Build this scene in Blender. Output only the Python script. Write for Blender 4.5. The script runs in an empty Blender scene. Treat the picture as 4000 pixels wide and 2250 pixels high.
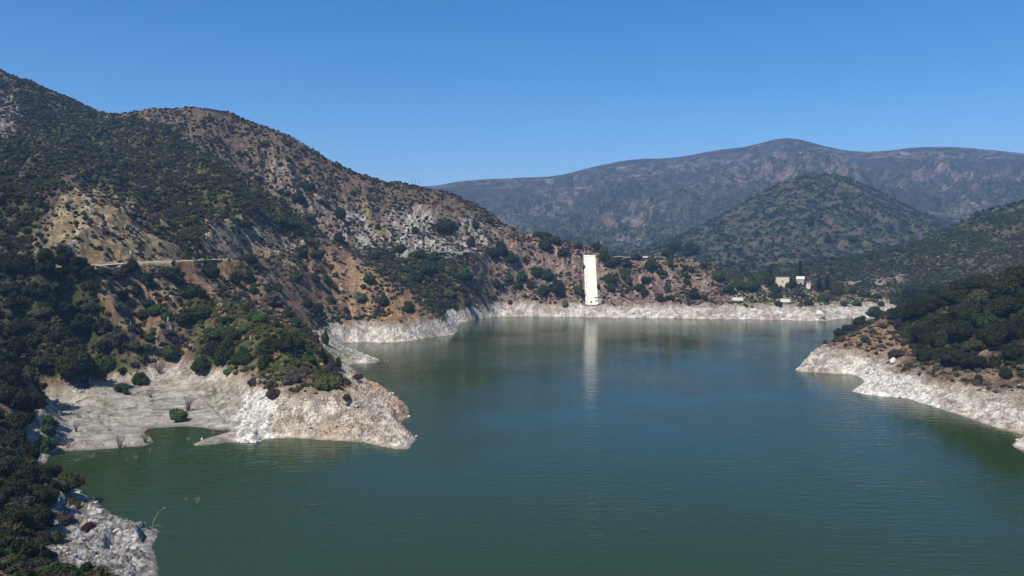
import bpy, math, random
import numpy as np
from mathutils import Vector, Matrix

scene = bpy.context.scene
col = scene.collection
R = math.radians
rng = np.random.default_rng(7)
random.seed(7)

# ------------------------------------------------------------------ camera
CAM_H = 80.0
F = 1983.5            # focal length for a frame 2576 units wide
PITCH = math.atan(112.5 / F)
cam_data = bpy.data.cameras.new('camera')
cam_data.sensor_width = 36.0
cam_data.lens = 36.0 * F / 2576.0
cam_data.clip_start = 1.0
cam_data.clip_end = 40000.0
cam = bpy.data.objects.new('camera', cam_data)
cam.location = (0, 0, CAM_H)
cam.rotation_euler = (math.pi / 2 - PITCH, 0, 0)
col.objects.link(cam)
scene.camera = cam

# ------------------------------------------------------------------ light
SUN_EL = R(56.0)
SUN_AZ = R(220.0)       # clockwise from +Y (view direction): sun stands to the left
sun_dir = Vector((math.sin(SUN_AZ) * math.cos(SUN_EL), math.cos(SUN_AZ) * math.cos(SUN_EL), math.sin(SUN_EL)))
world = bpy.data.worlds.new("World")
scene.world = world
world.use_nodes = True
wn = world.node_tree.nodes
wl = world.node_tree.links
wn.clear()
sky = wn.new('ShaderNodeTexSky')
sky.sky_type = 'NISHITA'
sky.sun_disc = False
sky.sun_elevation = SUN_EL
sky.sun_rotation = SUN_AZ
sky.altitude = 600
sky.air_density = 0.9
sky.dust_density = 0.35
sky.ozone_density = 4.0
tint = wn.new('ShaderNodeHueSaturation')
tint.inputs['Saturation'].default_value = 1.33
tint.inputs['Value'].default_value = 1.0
bg = wn.new('ShaderNodeBackground')
bg.inputs['Strength'].default_value = 0.122
wo = wn.new('ShaderNodeOutputWorld')
wl.new(sky.outputs[0], tint.inputs['Color'])
wl.new(tint.outputs[0], bg.inputs[0])
wl.new(bg.outputs[0], wo.inputs[0])
sd_ = bpy.data.lights.new('sun', 'SUN')
sd_.energy = 5.0
sd_.angle = R(0.5)
sd_.color = (1.0, 0.94, 0.84)
sun = bpy.data.objects.new('sun', sd_)
sun.rotation_euler = sun_dir.to_track_quat('Z', 'Y').to_euler()
sun.location = (-200, 0, 600)
col.objects.link(sun)
scene.view_settings.view_transform = 'Standard'
scene.view_settings.look = 'None'
scene.view_settings.exposure = 0.2
scene.view_settings.gamma = 1.0
scene.render.engine = 'CYCLES'
cy = scene.cycles
cy.max_bounces = 4
cy.diffuse_bounces = 2
cy.glossy_bounces = 2
cy.transmission_bounces = 2
cy.transparent_max_bounces = 4
cy.volume_bounces = 0
cy.use_denoising = True

# ------------------------------------------------------------------ projection helpers
CP, SP = math.cos(PITCH), math.sin(PITCH)


def ray(U, V):
    a = (U - 1288.0) / F
    b = (724.5 - V) / F
    dy = CP + b * SP
    dz = b * CP - SP
    return a / dy, dz / dy          # x per y, z per y


def P(U, V, D):
    ax, s = ray(U, V)
    return (ax * D, D, CAM_H + s * D)


def W(U, V):                        # a point of the water surface
    ax, s = ray(U, V)
    D = -CAM_H / s
    return (ax * D, D, 0.0)


def proj(x, y, z):
    zc = y * CP - (z - CAM_H) * SP
    yc = y * SP + (z - CAM_H) * CP
    return 1288.0 + F * x / zc, 724.5 - F * yc / zc


# ------------------------------------------------------------------ noise
def _hash(ix, iy, seed):
    h = (ix.astype(np.int64) * 374761393 + iy.astype(np.int64) * 668265263 + seed * 1442695041) & 0xFFFFFFFF
    h = ((h ^ (h >> 13)) * 1274126177) & 0xFFFFFFFF
    h = (h ^ (h >> 16)) & 0xFFFFFFFF
    return h.astype(np.float64) / 4294967295.0


def vnoise(x, y, seed=0):
    ix, iy = np.floor(x), np.floor(y)
    fx, fy = x - ix, y - iy
    ang = lambda a, b: _hash(ix + a, iy + b, seed) * 2 * np.pi
    u = fx * fx * fx * (fx * (fx * 6 - 15) + 10)
    v = fy * fy * fy * (fy * (fy * 6 - 15) + 10)

    def g(a, b):
        t = ang(a, b)
        return np.cos(t) * (fx - a) + np.sin(t) * (fy - b)
    return (g(0, 0) * (1 - u) * (1 - v) + g(1, 0) * u * (1 - v) + g(0, 1) * (1 - u) * v + g(1, 1) * u * v) * 1.5


def fbm(x, y, octaves=4, seed=0, gain=0.5, ridged=False):
    s, a, n = 0, 1.0, 0
    for o in range(octaves):
        v = vnoise(x * 2 ** o + o * 17.3, y * 2 ** o - o * 9.1, seed + o)
        if ridged:
            v = 1 - 2 * np.abs(v)
        s = s + v * a
        n += a
        a *= gain
    return s / n


def facets(x, y, seed):
    """fractured blocks: every cell is a tilted plane; returns height (unit cells)"""
    ix, iy = np.floor(x), np.floor(y)
    best = np.full(x.shape, 1e9)
    h = np.zeros(x.shape)
    for a in (-1, 0, 1):
        for b in (-1, 0, 1):
            cx, cyy = ix + a, iy + b
            px = cx + _hash(cx, cyy, seed)
            py = cyy + _hash(cx, cyy, seed + 1)
            d = (x - px) ** 2 + (y - py) ** 2
            tx = _hash(cx, cyy, seed + 2) * 2 - 1
            ty = _hash(cx, cyy, seed + 3) * 2 - 1
            off = _hash(cx, cyy, seed + 4) - 0.5
            m = d < best
            best = np.where(m, d, best)
            h = np.where(m, off + tx * (x - px) + ty * (y - py), h)
    return h, np.sqrt(best)


def smooth(e0, e1, x):
    t = np.clip((x - e0) / (e1 - e0), 0, 1)
    return t * t * (3 - 2 * t)


# ------------------------------------------------------------------ terrain: control points
# shoreline, seen pixel by pixel, all at the height of the water
shore_uv = [(620, 2300), (500, 1800), (420, 1600), (392, 1449), (396, 1400), (388, 1372), (405, 1335), (365, 1325), (310, 1305), (268, 1282), (225, 1255),
            (195, 1235), (140, 1200), (112, 1168), (122, 1150), (150, 1135), (200, 1134), (240, 1133), (330, 1125), (372, 1120), (388, 1113), (376, 1100), (362, 1088), (378, 1078),
            (420, 1075), (470, 1071), (520, 1076), (545, 1082), (580, 1082), (572, 1092), (540, 1098), (510, 1106), (486, 1116), (492, 1122), (530, 1117), (570, 1112), (612, 1114), (652, 1112),
            (664, 1104), (700, 1102), (760, 1103), (860, 1110), (915, 1112), (960, 1122), (1000, 1130), (1033, 1130), (1040, 1112), (1050, 1102), (1038, 1088),
            (1012, 1070), (1008, 1060), (1028, 1050), (1026, 1022), (1010, 1008), (985, 990), (955, 978), (930, 968), (905, 955), (878, 940), (868, 926),
            (872, 918), (910, 915), (945, 912), (958, 908), (925, 893), (905, 884), (880, 874), (862, 866), (850, 862), (900, 861), (960, 862), (1000, 862), (1040, 857), (1075, 850), (1140, 843),
            (1150, 832), (1148, 822), (1160, 813), (1200, 803), (1250, 797), (1300, 796), (1400, 797), (1500, 799), (1600, 800), (1700, 801), (1800, 803),
            (1900, 804), (1990, 806), (2040, 808), (2082, 807), (2110, 803), (2140, 801), (2200, 800), (2300, 800)]
shore_right = [(2576 + 90, 1175), (2540, 1118), (2555, 1108), (2576, 1094), (2540, 1086), (2500, 1075), (2430, 1050), (2350, 1022), (2325, 1015), (2280, 1001), (2230, 998), (2200, 995), (2165, 990),
               (2145, 984), (2160, 972), (2178, 962), (2172, 950), (2140, 942), (2100, 940), (2060, 937), (2030, 936), (1999, 933)]
shore_w = [W(*p)[:2] for p in shore_uv]
back_r = [(P(2330, 800, 730)[0], 730.), (P(2230, 800, 680)[0], 680.), (P(2150, 800, 640)[0], 640.), (P(2060, 800, 560)[0], 560.)]
sr = [W(*p)[:2] for p in shore_right][::-1]
lake = shore_w + back_r + sr + [(sr[-1][0] + 60, 200.), (sr[-1][0] + 60, -300.), (-40., -300.)]
lake = np.array(lake)

C = []      # (x, y, z, region, is_crest)


CRESTS = []


def add(region, pts, crest=False):
    if crest:
        CRESTS.append([P(*p) for p in pts])
    for U, V, D in pts:
        x, y, z = P(U, V, D)
        C.append((x, y, z, region, crest))


def addz(region, pts):
    for U, D, z in pts:
        ax, _ = ray(U, 700)
        C.append((ax * D, D, z, region, False))


HILL, HEAD, RAMPH, MOUNT, MIDH, RIGHTH, RHEAD, FLAT, NEAR = range(9)
# far range
far_crest = [(600, 480), (900, 475), (985, 472), (1020, 458), (1045, 466), (1062, 472), (1080, 468), (1160, 452), (1230, 448), (1300, 445), (1420, 438), (1480, 420), (1550, 405), (1600, 397), (1700, 395), (1800, 375), (1900, 362), (1950, 346), (1980, 340),
             (2030, 352), (2130, 378), (2230, 378), (2300, 368), (2400, 367), (2480, 373), (2576, 385), (2750, 400), (3000, 420)]
add(MOUNT, [(u, v, 4200) for u, v in far_crest], True)
for u, v in far_crest:
    ax, s = ray(u, v)
    C.append((ax * 5600, 5600., CAM_H + s * 4200 - 350, MOUNT, False))
    C.append((ax * 7500, 7500., CAM_H + s * 4200 - 500, MOUNT, False))
add(MOUNT, [(1200, 500, 3700), (1400, 500, 3600), (1560, 470, 3600), (1750, 450, 3700), (1900, 420, 3800), (2150, 430, 3700), (2300, 430, 3600), (2450, 440, 3500), (2700, 470, 3300),
            (1250, 560, 3100), (1450, 560, 3000), (1620, 540, 2900), (1750, 530, 2850), (1300, 610, 2500), (1500, 610, 2450), (1640, 600, 2450), (1400, 640, 2100), (1550, 645, 2050),
            (2280, 510, 2800), (2400, 500, 2900), (2500, 500, 2800), (2350, 560, 2500), (2000, 430, 3200)])
addz(MOUNT, [(1000, 2000, 60), (1200, 1800, 55), (600, 2600, 120), (200, 2600, 150), (1300, 1500, 45), (1500, 1500, 45), (1600, 1400, 42)])
# middle hill
add(MIDH, [(1650, 625, 1750), (1720, 598, 1850), (1780, 560, 1950), (1850, 520, 2050), (1940, 470, 2150), (2000, 446, 2200), (2050, 435, 2250), (2100, 442, 2280), (2140, 456, 2300), (2230, 492, 2300),
           (2330, 538, 2200), (2400, 580, 2050)], True)
addz(MIDH, [(1720, 2150, 75), (1850, 2400, 140), (2000, 2600, 180), (2140, 2650, 190), (2330, 2400, 130)])
add(MIDH, [(1820, 600, 1700), (1900, 540, 1900), (2000, 540, 1850), (2100, 540, 1850), (2200, 570, 1800), (2280, 620, 1600), (1800, 660, 1400), (1900, 640, 1500), (2000, 630, 1500), (2100, 640, 1450),
           (1850, 700, 1150), (1950, 690, 1130), (2050, 700, 1100), (2120, 715, 1060)])
# right hill
add(RIGHTH, [(2800, 400, 1500), (2680, 460, 1400), (2576, 506, 1300), (2520, 528, 1270), (2468, 550, 1240), (2420, 580, 1210), (2380, 600, 1200), (2330, 610, 1220), (2236, 626, 1240), (2150, 650, 1180), (2094, 668, 1150)], True)
add(RIGHTH, [(2250, 680, 1080), (2350, 680, 1050), (2450, 650, 1050), (2576, 600, 1080), (2180, 715, 1010), (2300, 720, 980), (2450, 710, 960), (2576, 680, 900), (2750, 600, 950), (2750, 680, 750)])
addz(RIGHTH, [(2236, 1400, 60), (2400, 1500, 80), (2576, 1600, 110), (2150, 1350, 48), (2450, 780, 18), (2600, 720, 22), (2400, 820, 14), (2300, 880, 12)])
# terrace on the far shore
add(FLAT, [(1850, 748, 890), (1900, 748, 900), (2000, 749, 900), (2100, 750, 905), (2200, 752, 905), (2260, 752, 910), (1900, 722, 960), (2000, 724, 980), (2100, 732, 980), (2200, 738, 960), (1960, 716, 1000), (1850, 715, 1000), (2350, 752, 905)])
add(FLAT, [(1850, 766, 862), (1950, 768, 858), (2050, 774, 850), (2150, 776, 858), (2250, 776, 862)])
# ramp hill
add(RAMPH, [(1200, 775, 832), (1250, 770, 868), (1300, 768, 872), (1400, 765, 874), (1500, 768, 872), (1600, 765, 868), (1700, 767, 864), (1780, 765, 862)])
add(RAMPH, [(1330, 606, 955), (1370, 600, 965), (1420, 608, 960), (1460, 628, 948), (1483, 641, 940), (1530, 645, 950), (1600, 650, 950), (1680, 650, 950), (1740, 655, 935), (1775, 672, 925), (1800, 700, 912), (1822, 728, 900), (1845, 745, 890)], True)
add(RAMPH, [(1300, 700, 915), (1400, 700, 915), (1487, 705, 908), (1560, 700, 912), (1650, 700, 912), (1740, 705, 908), (1350, 650, 940), (1450, 665, 932), (1300, 740, 890), (1490, 750, 880), (1650, 740, 886)])
addz(RAMPH, [(1330, 1050, 62), (1420, 1080, 50), (1550, 1060, 52), (1680, 1050, 50), (1600, 985, 60), (1480, 985, 66), (1780, 1040, 38), (1400, 1250, 42), (1600, 1250, 38)])
# big left hill: skyline
add(HILL, [(-500, 60, 1250), (-250, 110, 1200), (-100, 155, 1150), (0, 190, 1120), (60, 208, 1100), (110, 229, 1080), (180, 251, 1060), (230, 273, 1040), (295, 291, 1020), (370, 276, 1010), (430, 271, 1005), (500, 272, 1000),
           (580, 291, 990), (680, 323, 985), (740, 356, 985), (800, 401, 985), (870, 431, 990), (920, 451, 995), (1000, 465, 1005), (1080, 480, 1010), (1140, 490, 1008), (1185, 514, 1000), (1230, 547, 990),
           (1270, 576, 975), (1300, 600, 962)], True)
for u, v, d in [(-500, 60, 1250), (-250, 110, 1200), (0, 190, 1120), (180, 251, 1060), (295, 291, 1020), (430, 271, 1005), (580, 291, 990), (740, 356, 985), (870, 431, 990), (1000, 465, 1005), (1140, 490, 1008), (1230, 547, 990)]:
    ax, s = ray(u, v)
    z0 = CAM_H + s * d
    C.append((ax * (d + 120), d + 120., z0 - 0.3 * (z0 - 40), HILL, False))
    C.append((ax * (d + 380), d + 380., z0 - 0.75 * (z0 - 40), HILL, False))
# rocky face above the far road
add(HILL, [(1100, 560, 935), (1000, 560, 930), (900, 520, 930), (1200, 590, 935), (1250, 615, 938), (800, 480, 935), (700, 420, 942), (600, 350, 960), (1050, 520, 968), (950, 600, 895), (880, 570, 905), (1100, 610, 898), (760, 420, 955)])
add(HILL, [(1050, 636, 868), (1100, 635, 874), (1150, 635, 880), (1200, 637, 895), (1250, 640, 908), (1300, 632, 928)])
add(HILL, [(1050, 660, 838), (1150, 660, 855), (1150, 700, 835), (1220, 690, 872), (1200, 740, 845), (1150, 765, 815), (1120, 785, 745), (1080, 750, 728), (1260, 740, 888), (1240, 766, 874), (1180, 778, 818)])
# spur between the rocky face and the green slope
add(HILL, [(500, 335, 930), (560, 400, 850), (600, 440, 800), (640, 470, 820), (700, 511, 800), (770, 566, 768), (830, 606, 745), (880, 637, 745), (930, 668, 735), (1000, 716, 732), (1060, 757, 712), (1098, 787, 693)], True)
addz(HILL, [(560, 900, 165), (640, 875, 132), (700, 855, 112), (770, 835, 92), (830, 800, 75), (880, 832, 69), (1000, 805, 44), (1060, 785, 31)])
add(HILL, [(600, 500, 700), (700, 560, 742), (500, 450, 780), (400, 400, 860), (300, 380, 900), (450, 560, 640), (550, 560, 675), (350, 480, 760), (480, 630, 572), (600, 600, 650), (700, 600, 705), (780, 610, 738), (400, 330, 960),
           (550, 610, 622), (200, 360, 900), (100, 330, 930), (150, 420, 760), (250, 450, 740), (0, 330, 870), (-300, 250, 1000)])
# spur with the tan cut above the road
add(HILL, [(-150, 480, 560), (0, 470, 560), (100, 476, 560), (180, 481, 560), (250, 500, 562), (350, 560, 558), (400, 592, 550), (440, 628, 536), (468, 646, 520)], True)
addz(HILL, [(180, 640, 116), (260, 640, 108), (350, 615, 93), (430, 590, 80), (100, 650, 125), (0, 660, 135)])
add(HILL, [(120, 640, 462), (200, 600, 495), (100, 580, 500), (280, 600, 510), (350, 630, 505), (0, 600, 485), (-200, 600, 480), (-300, 400, 650)])
# the road bench
road_pts = [(-250, 640, 455), (-80, 662, 440), (60, 672, 440), (150, 673, 447), (230, 669, 465), (300, 664, 478), (370, 660, 492), (430, 657, 512), (490, 655, 535), (540, 653, 565), (590, 651.5, 604), (660, 650, 650), (730, 647.5, 690), (800, 645, 720), (850, 641, 738), (885, 638.5, 750)]
add(HILL, road_pts)
road2_pts = [(885, 638.5, 750), (912, 638, 800), (950, 637.5, 840), (1000, 637, 862), (1050, 636, 869), (1100, 635, 875), (1150, 634.5, 880), (1200, 635, 896)]
# below the road
add(HILL, [(400, 700, 482), (300, 750, 442), (500, 750, 492), (600, 720, 555), (700, 740, 592), (800, 720, 668), (880, 740, 692), (950, 770, 685), (880, 800, 664), (800, 790, 642), (1000, 795, 672), (760, 760, 615), (760, 700, 650), (780, 830, 588), (850, 815, 640), (880, 690, 718), (800, 680, 675), (950, 720, 708), (200, 720, 440), (100, 720, 430), (700, 690, 622),
           (330, 880, 448), (430, 860, 448), (500, 900, 432), (200, 900, 438), (300, 820, 430), (100, 850, 395), (400, 800, 448), (150, 800, 415), (760, 815, 560), (820, 826, 618), (900, 818, 654), (1000, 814, 656), (1060, 803, 672)])
# left edge
add(NEAR, [(0, 1000, 300), (60, 1000, 330), (0, 1150, 240), (50, 1150, 262), (0, 1300, 197), (100, 1250, 222), (180, 1285, 222), (130, 1310, 207), (250, 1350, 203), (130, 1400, 182), (0, 1400, 168), (300, 1400, 192), (340, 1360, 205), (200, 1449, 168), (300, 1449, 180),
           (0, 1449, 157), (0, 850, 350), (0, 700, 430), (60, 930, 385), (-300, 1300, 170), (-300, 1000, 270), (-300, 800, 380), (0, 1800, 125), (250, 1800, 130), (-300, 1800, 110), (-300, 680, 430)])
# mud flat
add(FLAT, [(300, 940, 428), (200, 940, 425), (400, 935, 430)])
add(FLAT, [(150, 1050, 350), (300, 1050, 350), (500, 1000, 390), (300, 970, 410), (450, 960, 415), (550, 950, 412), (200, 1100, 319), (100, 1000, 388), (100, 950, 410), (320, 1100, 319), (420, 1030, 365), (560, 1030, 365), (560, 1000, 385)])
# headland
add(HEAD, [(560, 732, 530), (640, 782, 500), (700, 822, 443), (760, 858, 435), (820, 893, 428), (860, 926, 420), (892, 955, 408)], True)
add(HEAD, [(600, 955, 392), (650, 960, 372), (700, 980, 352), (750, 982, 348), (800, 985, 348), (880, 982, 358), (940, 990, 368), (985, 1015, 362), (1005, 1060, 338), (700, 900, 390), (600, 900, 412), (650, 860, 422), (560, 850, 438), (780, 930, 385), (850, 955, 385),
           (640, 1040, 345), (620, 1085, 333), (540, 1106, 327), (585, 1096, 331), (700, 1040, 335), (800, 1050, 332), (900, 1060, 332), (960, 1080, 328), (1010, 1108, 322)])
addz(HEAD, [(700, 520, 33), (760, 490, 22), (800, 500, 13), (830, 490, 7), (860, 470, 5), (790, 560, 14), (830, 570, 6), (860, 575, 3.5), (900, 560, 1.6), (880, 545, 2.0), (925, 540, 0.9)])
# right headland
add(RHEAD, [(2062, 897, 500), (2100, 862, 515), (2140, 838, 530), (2190, 816, 550), (2230, 792, 560), (2300, 768, 560), (2400, 747, 535), (2500, 716, 500), (2576, 682, 480), (2700, 640, 460), (2900, 590, 440)], True)
addz(RHEAD, [(2110, 560, 4), (2190, 620, 6), (2300, 650, 14), (2450, 650, 22), (2600, 620, 30), (2800, 600, 45)])
add(RHEAD, [(2250, 925, 440), (2400, 945, 405), (2500, 970, 385), (2576, 965, 378), (2300, 915, 455), (2230, 900, 480), (2300, 850, 485), (2400, 850, 452), (2500, 850, 430), (2576, 850, 415), (2400, 790, 492), (2576, 760, 450), (2300, 800, 525), (2180, 915, 474),
            (2100, 905, 488), (2200, 870, 492), (2130, 870, 505), (2320, 960, 410), (2450, 1000, 378), (2200, 960, 428), (2800, 1000, 340), (2800, 850, 380), (2700, 1100, 325)])
for p in shore_w[:-1]:
    C.append((p[0], p[1], 0.0, -1, False))
for p in sr:
    C.append((p[0], p[1], 0.0, -1, False))
C.append((200, 300, 3, RHEAD, False))
C.append((260, 250, 25, RHEAD, False))
for U, V in [(300, 1200), (500, 1180), (800, 1200), (1000, 1250), (600, 1350), (1200, 1100), (1200, 950), (1100, 900), (1400, 850), (1600, 850), (1800, 870), (1500, 950), (1900, 960), (1700, 1000), (2000, 1050), (2200, 1100), (2300, 1300), (1500, 1200), (1500, 1440),
             (2000, 1400), (900, 1440), (1800, 830), (2000, 830), (1300, 830)]:
    x, y, z = W(U, V)
    C.append((x, y, -9.0, -1, False))

Cx = np.array([c[0] for c in C]); Cy = np.array([c[1] for c in C]); Cz = np.array([c[2] for c in C])
Creg = np.array([c[3] for c in C]); Ccr = np.array([c[4] for c in C])
A_, L_ = Cx / Cy, np.log(Cy)

# ------------------------------------------------------------------ terrain: grid
ST = 4
ncc = 336                                     # coarse columns
NC = (ncc - 1) * ST + 1
acol = np.linspace(-0.84, 0.86, NC)
segs = [(100, 150, 0.0040), (150, 1150, 0.0026), (1150, 2500, 0.0042), (2500, 7000, 0.0065)]
ls = []
for a0, a1, st in segs:
    n = int(math.log(a1 / a0) / st)
    ls.append(np.linspace(math.log(a0), math.log(a1), n, endpoint=False))
lr = np.concatenate(ls)
nrc = (len(lr) - 1) // ST + 1
NR = (nrc - 1) * ST + 1
lr = lr[:NR]
ac, lc = acol[::ST], lr[::ST]
AA, LL = np.meshgrid(ac, lc)                  # rows = rings


dense = []
for line in CRESTS:                            # crest lines, sampled closely: relief is calmed along them
    for p, q in zip(line[:-1], line[1:]):
        for t in np.linspace(0, 1, 7)[:-1]:
            x, y = p[0] + (q[0] - p[0]) * t, p[1] + (q[1] - p[1]) * t
            dense.append((x / y, math.log(y)))
dense = np.array(dense)


def phi(r2):
    return np.sqrt(r2 + 0.0004)


M = phi((A_[:, None] - A_[None]) ** 2 + (L_[:, None] - L_[None]) ** 2)
M[np.diag_indices(len(C))] -= 2e-3            # a little smoothing
wts = np.linalg.solve(M, Cz / Cy)
fa, fl = AA.ravel(), LL.ravel()
zs = np.zeros(fa.size)
dcr = np.full(fa.size, 9.0)
reg = np.zeros(fa.size, int)
landidx = np.where(Creg >= 0)[0]
for i0 in range(0, fa.size, 6000):
    s_ = slice(i0, i0 + 6000)
    r2 = (fa[s_, None] - A_[None]) ** 2 + (fl[s_, None] - L_[None]) ** 2
    zs[s_] = phi(r2) @ wts
    dcr[s_] = np.sqrt(((fa[s_, None] - dense[None, :, 0]) ** 2 + (fl[s_, None] - dense[None, :, 1]) ** 2).min(1))
    reg[s_] = Creg[landidx[r2[:, landidx].argmin(1)]]
ys = np.exp(fl)
xs = fa * ys
zs = zs * ys

# signed distance to the shoreline (metres, positive on land)
seg0, seg1 = lake, np.roll(lake, -1, 0)
dist = np.full(xs.size, 1e9)
inside = np.zeros(xs.size, bool)
for (x0, y0), (x1, y1) in zip(seg0, seg1):
    dx, dy = x1 - x0, y1 - y0
    t = np.clip(((xs - x0) * dx + (ys - y0) * dy) / (dx * dx + dy * dy + 1e-9), 0, 1)
    dist = np.minimum(dist, np.hypot(xs - x0 - t * dx, ys - y0 - t * dy))
    cr = ((y0 > ys) != (y1 > ys)) & (xs < (x1 - x0) * (ys - y0) / (y1 - y0 + 1e-12) + x0)
    inside ^= cr
sdm = np.where(inside, -dist, dist)


def up(q):                                     # coarse -> fine, bilinear
    q = q.reshape(nrc, ncc)
    t = np.arange(NC) / ST
    i = np.minimum(t.astype(int), ncc - 2)
    f = t - i
    q = q[:, i] * (1 - f) + q[:, i + 1] * f
    t = np.arange(NR) / ST
    i = np.minimum(t.astype(int), nrc - 2)
    f = (t - i)[:, None]
    return q[i] * (1 - f) + q[i + 1] * f


# light smoothing of the coarse field (softens creases)
zg = zs.reshape(nrc, ncc)
k = np.array([1, 2, 1]) / 4
for _ in range(1):
    zg = np.apply_along_axis(lambda m: np.convolve(np.pad(m, 1, 'edge'), k, 'valid'), 0, zg)
    zg = np.apply_along_axis(lambda m: np.convolve(np.pad(m, 1, 'edge'), k, 'valid'), 1, zg)
Z0 = up(zg.ravel())
SD = up(sdm)
DC = up(dcr)
REG = reg.reshape(nrc, ncc)
A2, L2 = np.meshgrid(acol, lr)
Y = np.exp(L2)
X = A2 * Y
far = smooth(1100, 2200, Y)

# shoreline detail, then the bank rises / the bed falls from it
SDn = SD + fbm(X / 9, Y / 9, 4, 5, 0.6) * 1.6 + fbm(X / 45, Y / 45, 2, 15) * 1.5
flat = np.exp(-((A2 - (-0.47)) / 0.13) ** 2 - ((Y - 355) / 62) ** 2)
bank = np.where(SDn > 0, np.minimum(SDn * (0.62 - 0.5 * flat), 4.0), SDn * 0.3 - 0.05)
wnear = smooth(10, 0, np.abs(SDn))
Z = np.where(SDn > 0, np.maximum(Z0, bank * 0.5) * (1 - wnear * 0.6) + bank * wnear * 0.6, np.minimum(Z0, SDn * 0.3 - 0.05))
land = smooth(0, 14, SDn)

# relief
damp = np.clip(DC / 0.05, 0.12, 1)
U0, V0 = proj(X, Y, Z)
mudm = smooth(0.15, 0.5, flat) * smooth(13, 7, Z) * (Z0 > -1) * (1 - smooth(590, 640, U0)) * smooth(1150, 1000, Y)
n_big = fbm(X / 110, Y / 110, 3, 21)
n_gul = fbm(X / 38 + n_big * 0.6, Y / 60, 4, 31, 0.5, True) - 0.35
n_mid = fbm(X / 16, Y / 16, 3, 41)
n_small = fbm(X / 4.2, Y / 4.2, 3, 51)
n_ridge = fbm(X / 120 + n_big * 0.5, Y / 200, 3, 25, 0.5, True) - 0.45
slope_amt = smooth(8, 30, Z)
relief = (n_big * 7 * damp + n_ridge * 25 * damp * smooth(40, 110, Z) + n_gul * 8.5 * np.clip(damp + 0.1, 0, 1) + n_mid * 1.8) * slope_amt + n_small * 0.55 * smooth(2, 8, Z)
f_big = fbm(X / 900, Y / 900, 3, 61, 0.5, True) - 0.4
f_mid = fbm(X / 260, Y / 330, 4, 71, 0.55, True) - 0.4
f_sm = fbm(X / 45, Y / 45, 3, 81)
farrel = (f_big * 140 * smooth(0.0, 0.09, DC) + f_mid * 70 * np.clip(DC / 0.06, 0.06, 1) * smooth(20, 120, Z) + f_sm * 7 * np.clip(DC / 0.03, 0.3, 1))
midrel = (f_mid * 85 * np.clip(DC / 0.05, 0.10, 1) + f_sm * 6) * smooth(10, 60, Z)
vf = smooth(2500, 3200, Y)
farrel = np.where(farrel > 0, farrel * smooth(0.03, 0.26, DC), farrel)
midrel = np.where(midrel > 0, midrel * smooth(0.03, 0.25, DC), midrel)
Z = Z + land * (1 - mudm) * (relief * (1 - far) + far * (midrel * (1 - vf) + farrel * vf))
Z = Z + mudm * land * (fbm(X / 14, Y / 5, 3, 91) * 0.5)

# fractured rock in the drawdown band and on the rock faces
polys = {}


def inpoly(poly, U, V, soft=10.0):
    poly = np.array(poly, float)
    res = np.zeros(U.shape, bool)
    dmin = np.full(U.shape, 1e9)
    for (x0, y0), (x1, y1) in zip(poly, np.roll(poly, -1, 0)):
        res ^= ((y0 > V) != (y1 > V)) & (U < (x1 - x0) * (V - y0) / (y1 - y0 + 1e-12) + x0)
        dx, dy = x1 - x0, y1 - y0
        t = np.clip(((U - x0) * dx + (V - y0) * dy) / (dx * dx + dy * dy + 1e-9), 0, 1)
        dmin = np.minimum(dmin, np.hypot(U - x0 - t * dx, V - y0 - t * dy))
    s = np.where(res, dmin, -dmin)
    return smooth(-soft, soft, s)


wob = fbm(X / 22, Y / 22, 3, 101)
wob2 = fbm(X / 8, Y / 8, 3, 111)
Uw = U0 + wob * 30 + wob2 * 14
Vw = V0 + wob2 * 22 + n_mid * 12


def mask(poly, d0=0, d1=1e9, soft=9):
    m = np.zeros(U0.shape)
    pa = np.array(poly)
    sel = (Uw > pa[:, 0].min() - soft) & (Uw < pa[:, 0].max() + soft) & (Vw > pa[:, 1].min() - soft) & (Vw < pa[:, 1].max() + soft) & (Y > d0) & (Y < d1)
    if sel.any():
        m[sel] = inpoly(poly, Uw[sel], Vw[sel], soft)
    return m


m_dense = mask([(-400, -100), (0, 200), (150, 250), (300, 300), (420, 330), (560, 410), (640, 475), (700, 515), (770, 570), (830, 608), (700, 592), (640, 575), (560, 640), (470, 640), (400, 585), (340, 540), (270, 485), (180, 462), (130, 520), (80, 600), (60, 660), (-400, 700)], 440, 1200)
m_cut = mask([(168, 482), (215, 478), (265, 500), (355, 560), (445, 632), (450, 655), (250, 658), (90, 650), (85, 612), (150, 560), (175, 520)], 440, 640)
m_cut2 = mask([(500, 605), (540, 590), (640, 578), (700, 578), (760, 600), (812, 640), (600, 652), (520, 648)], 500, 720)
m_top = mask([(400, 275), (580, 285), (760, 370), (1000, 455), (1150, 480), (1310, 600), (1200, 560), (1080, 520), (900, 490), (800, 480), (700, 490), (640, 450), (560, 395)], 780, 1100)
m_rockA = mask([(640, 430), (700, 400), (760, 470), (870, 490), (880, 600), (850, 620), (790, 570), (700, 505)], 700, 1000)
m_rockB = mask([(862, 530), (900, 500), (960, 530), (1050, 525), (1090, 545), (1140, 620), (1130, 640), (920, 628), (870, 600)], 700, 1000)
m_rockC = mask([(1140, 575), (1190, 545), (1225, 560), (1290, 605), (1240, 622), (1240, 622), (1150, 634)], 780, 1010)
m_rockD = mask([(-40, 235), (30, 250), (60, 300), (30, 340), (0, 360), (-60, 330)], 700, 1100)
m_yel = mask([(905, 487), (925, 500), (950, 530), (975, 575), (955, 590), (925, 555)], 780, 1000, 5)
m_orange = mask([(770, 640), (900, 648), (1000, 716), (1075, 800), (900, 812), (800, 790), (820, 720)], 520, 760)
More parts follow.
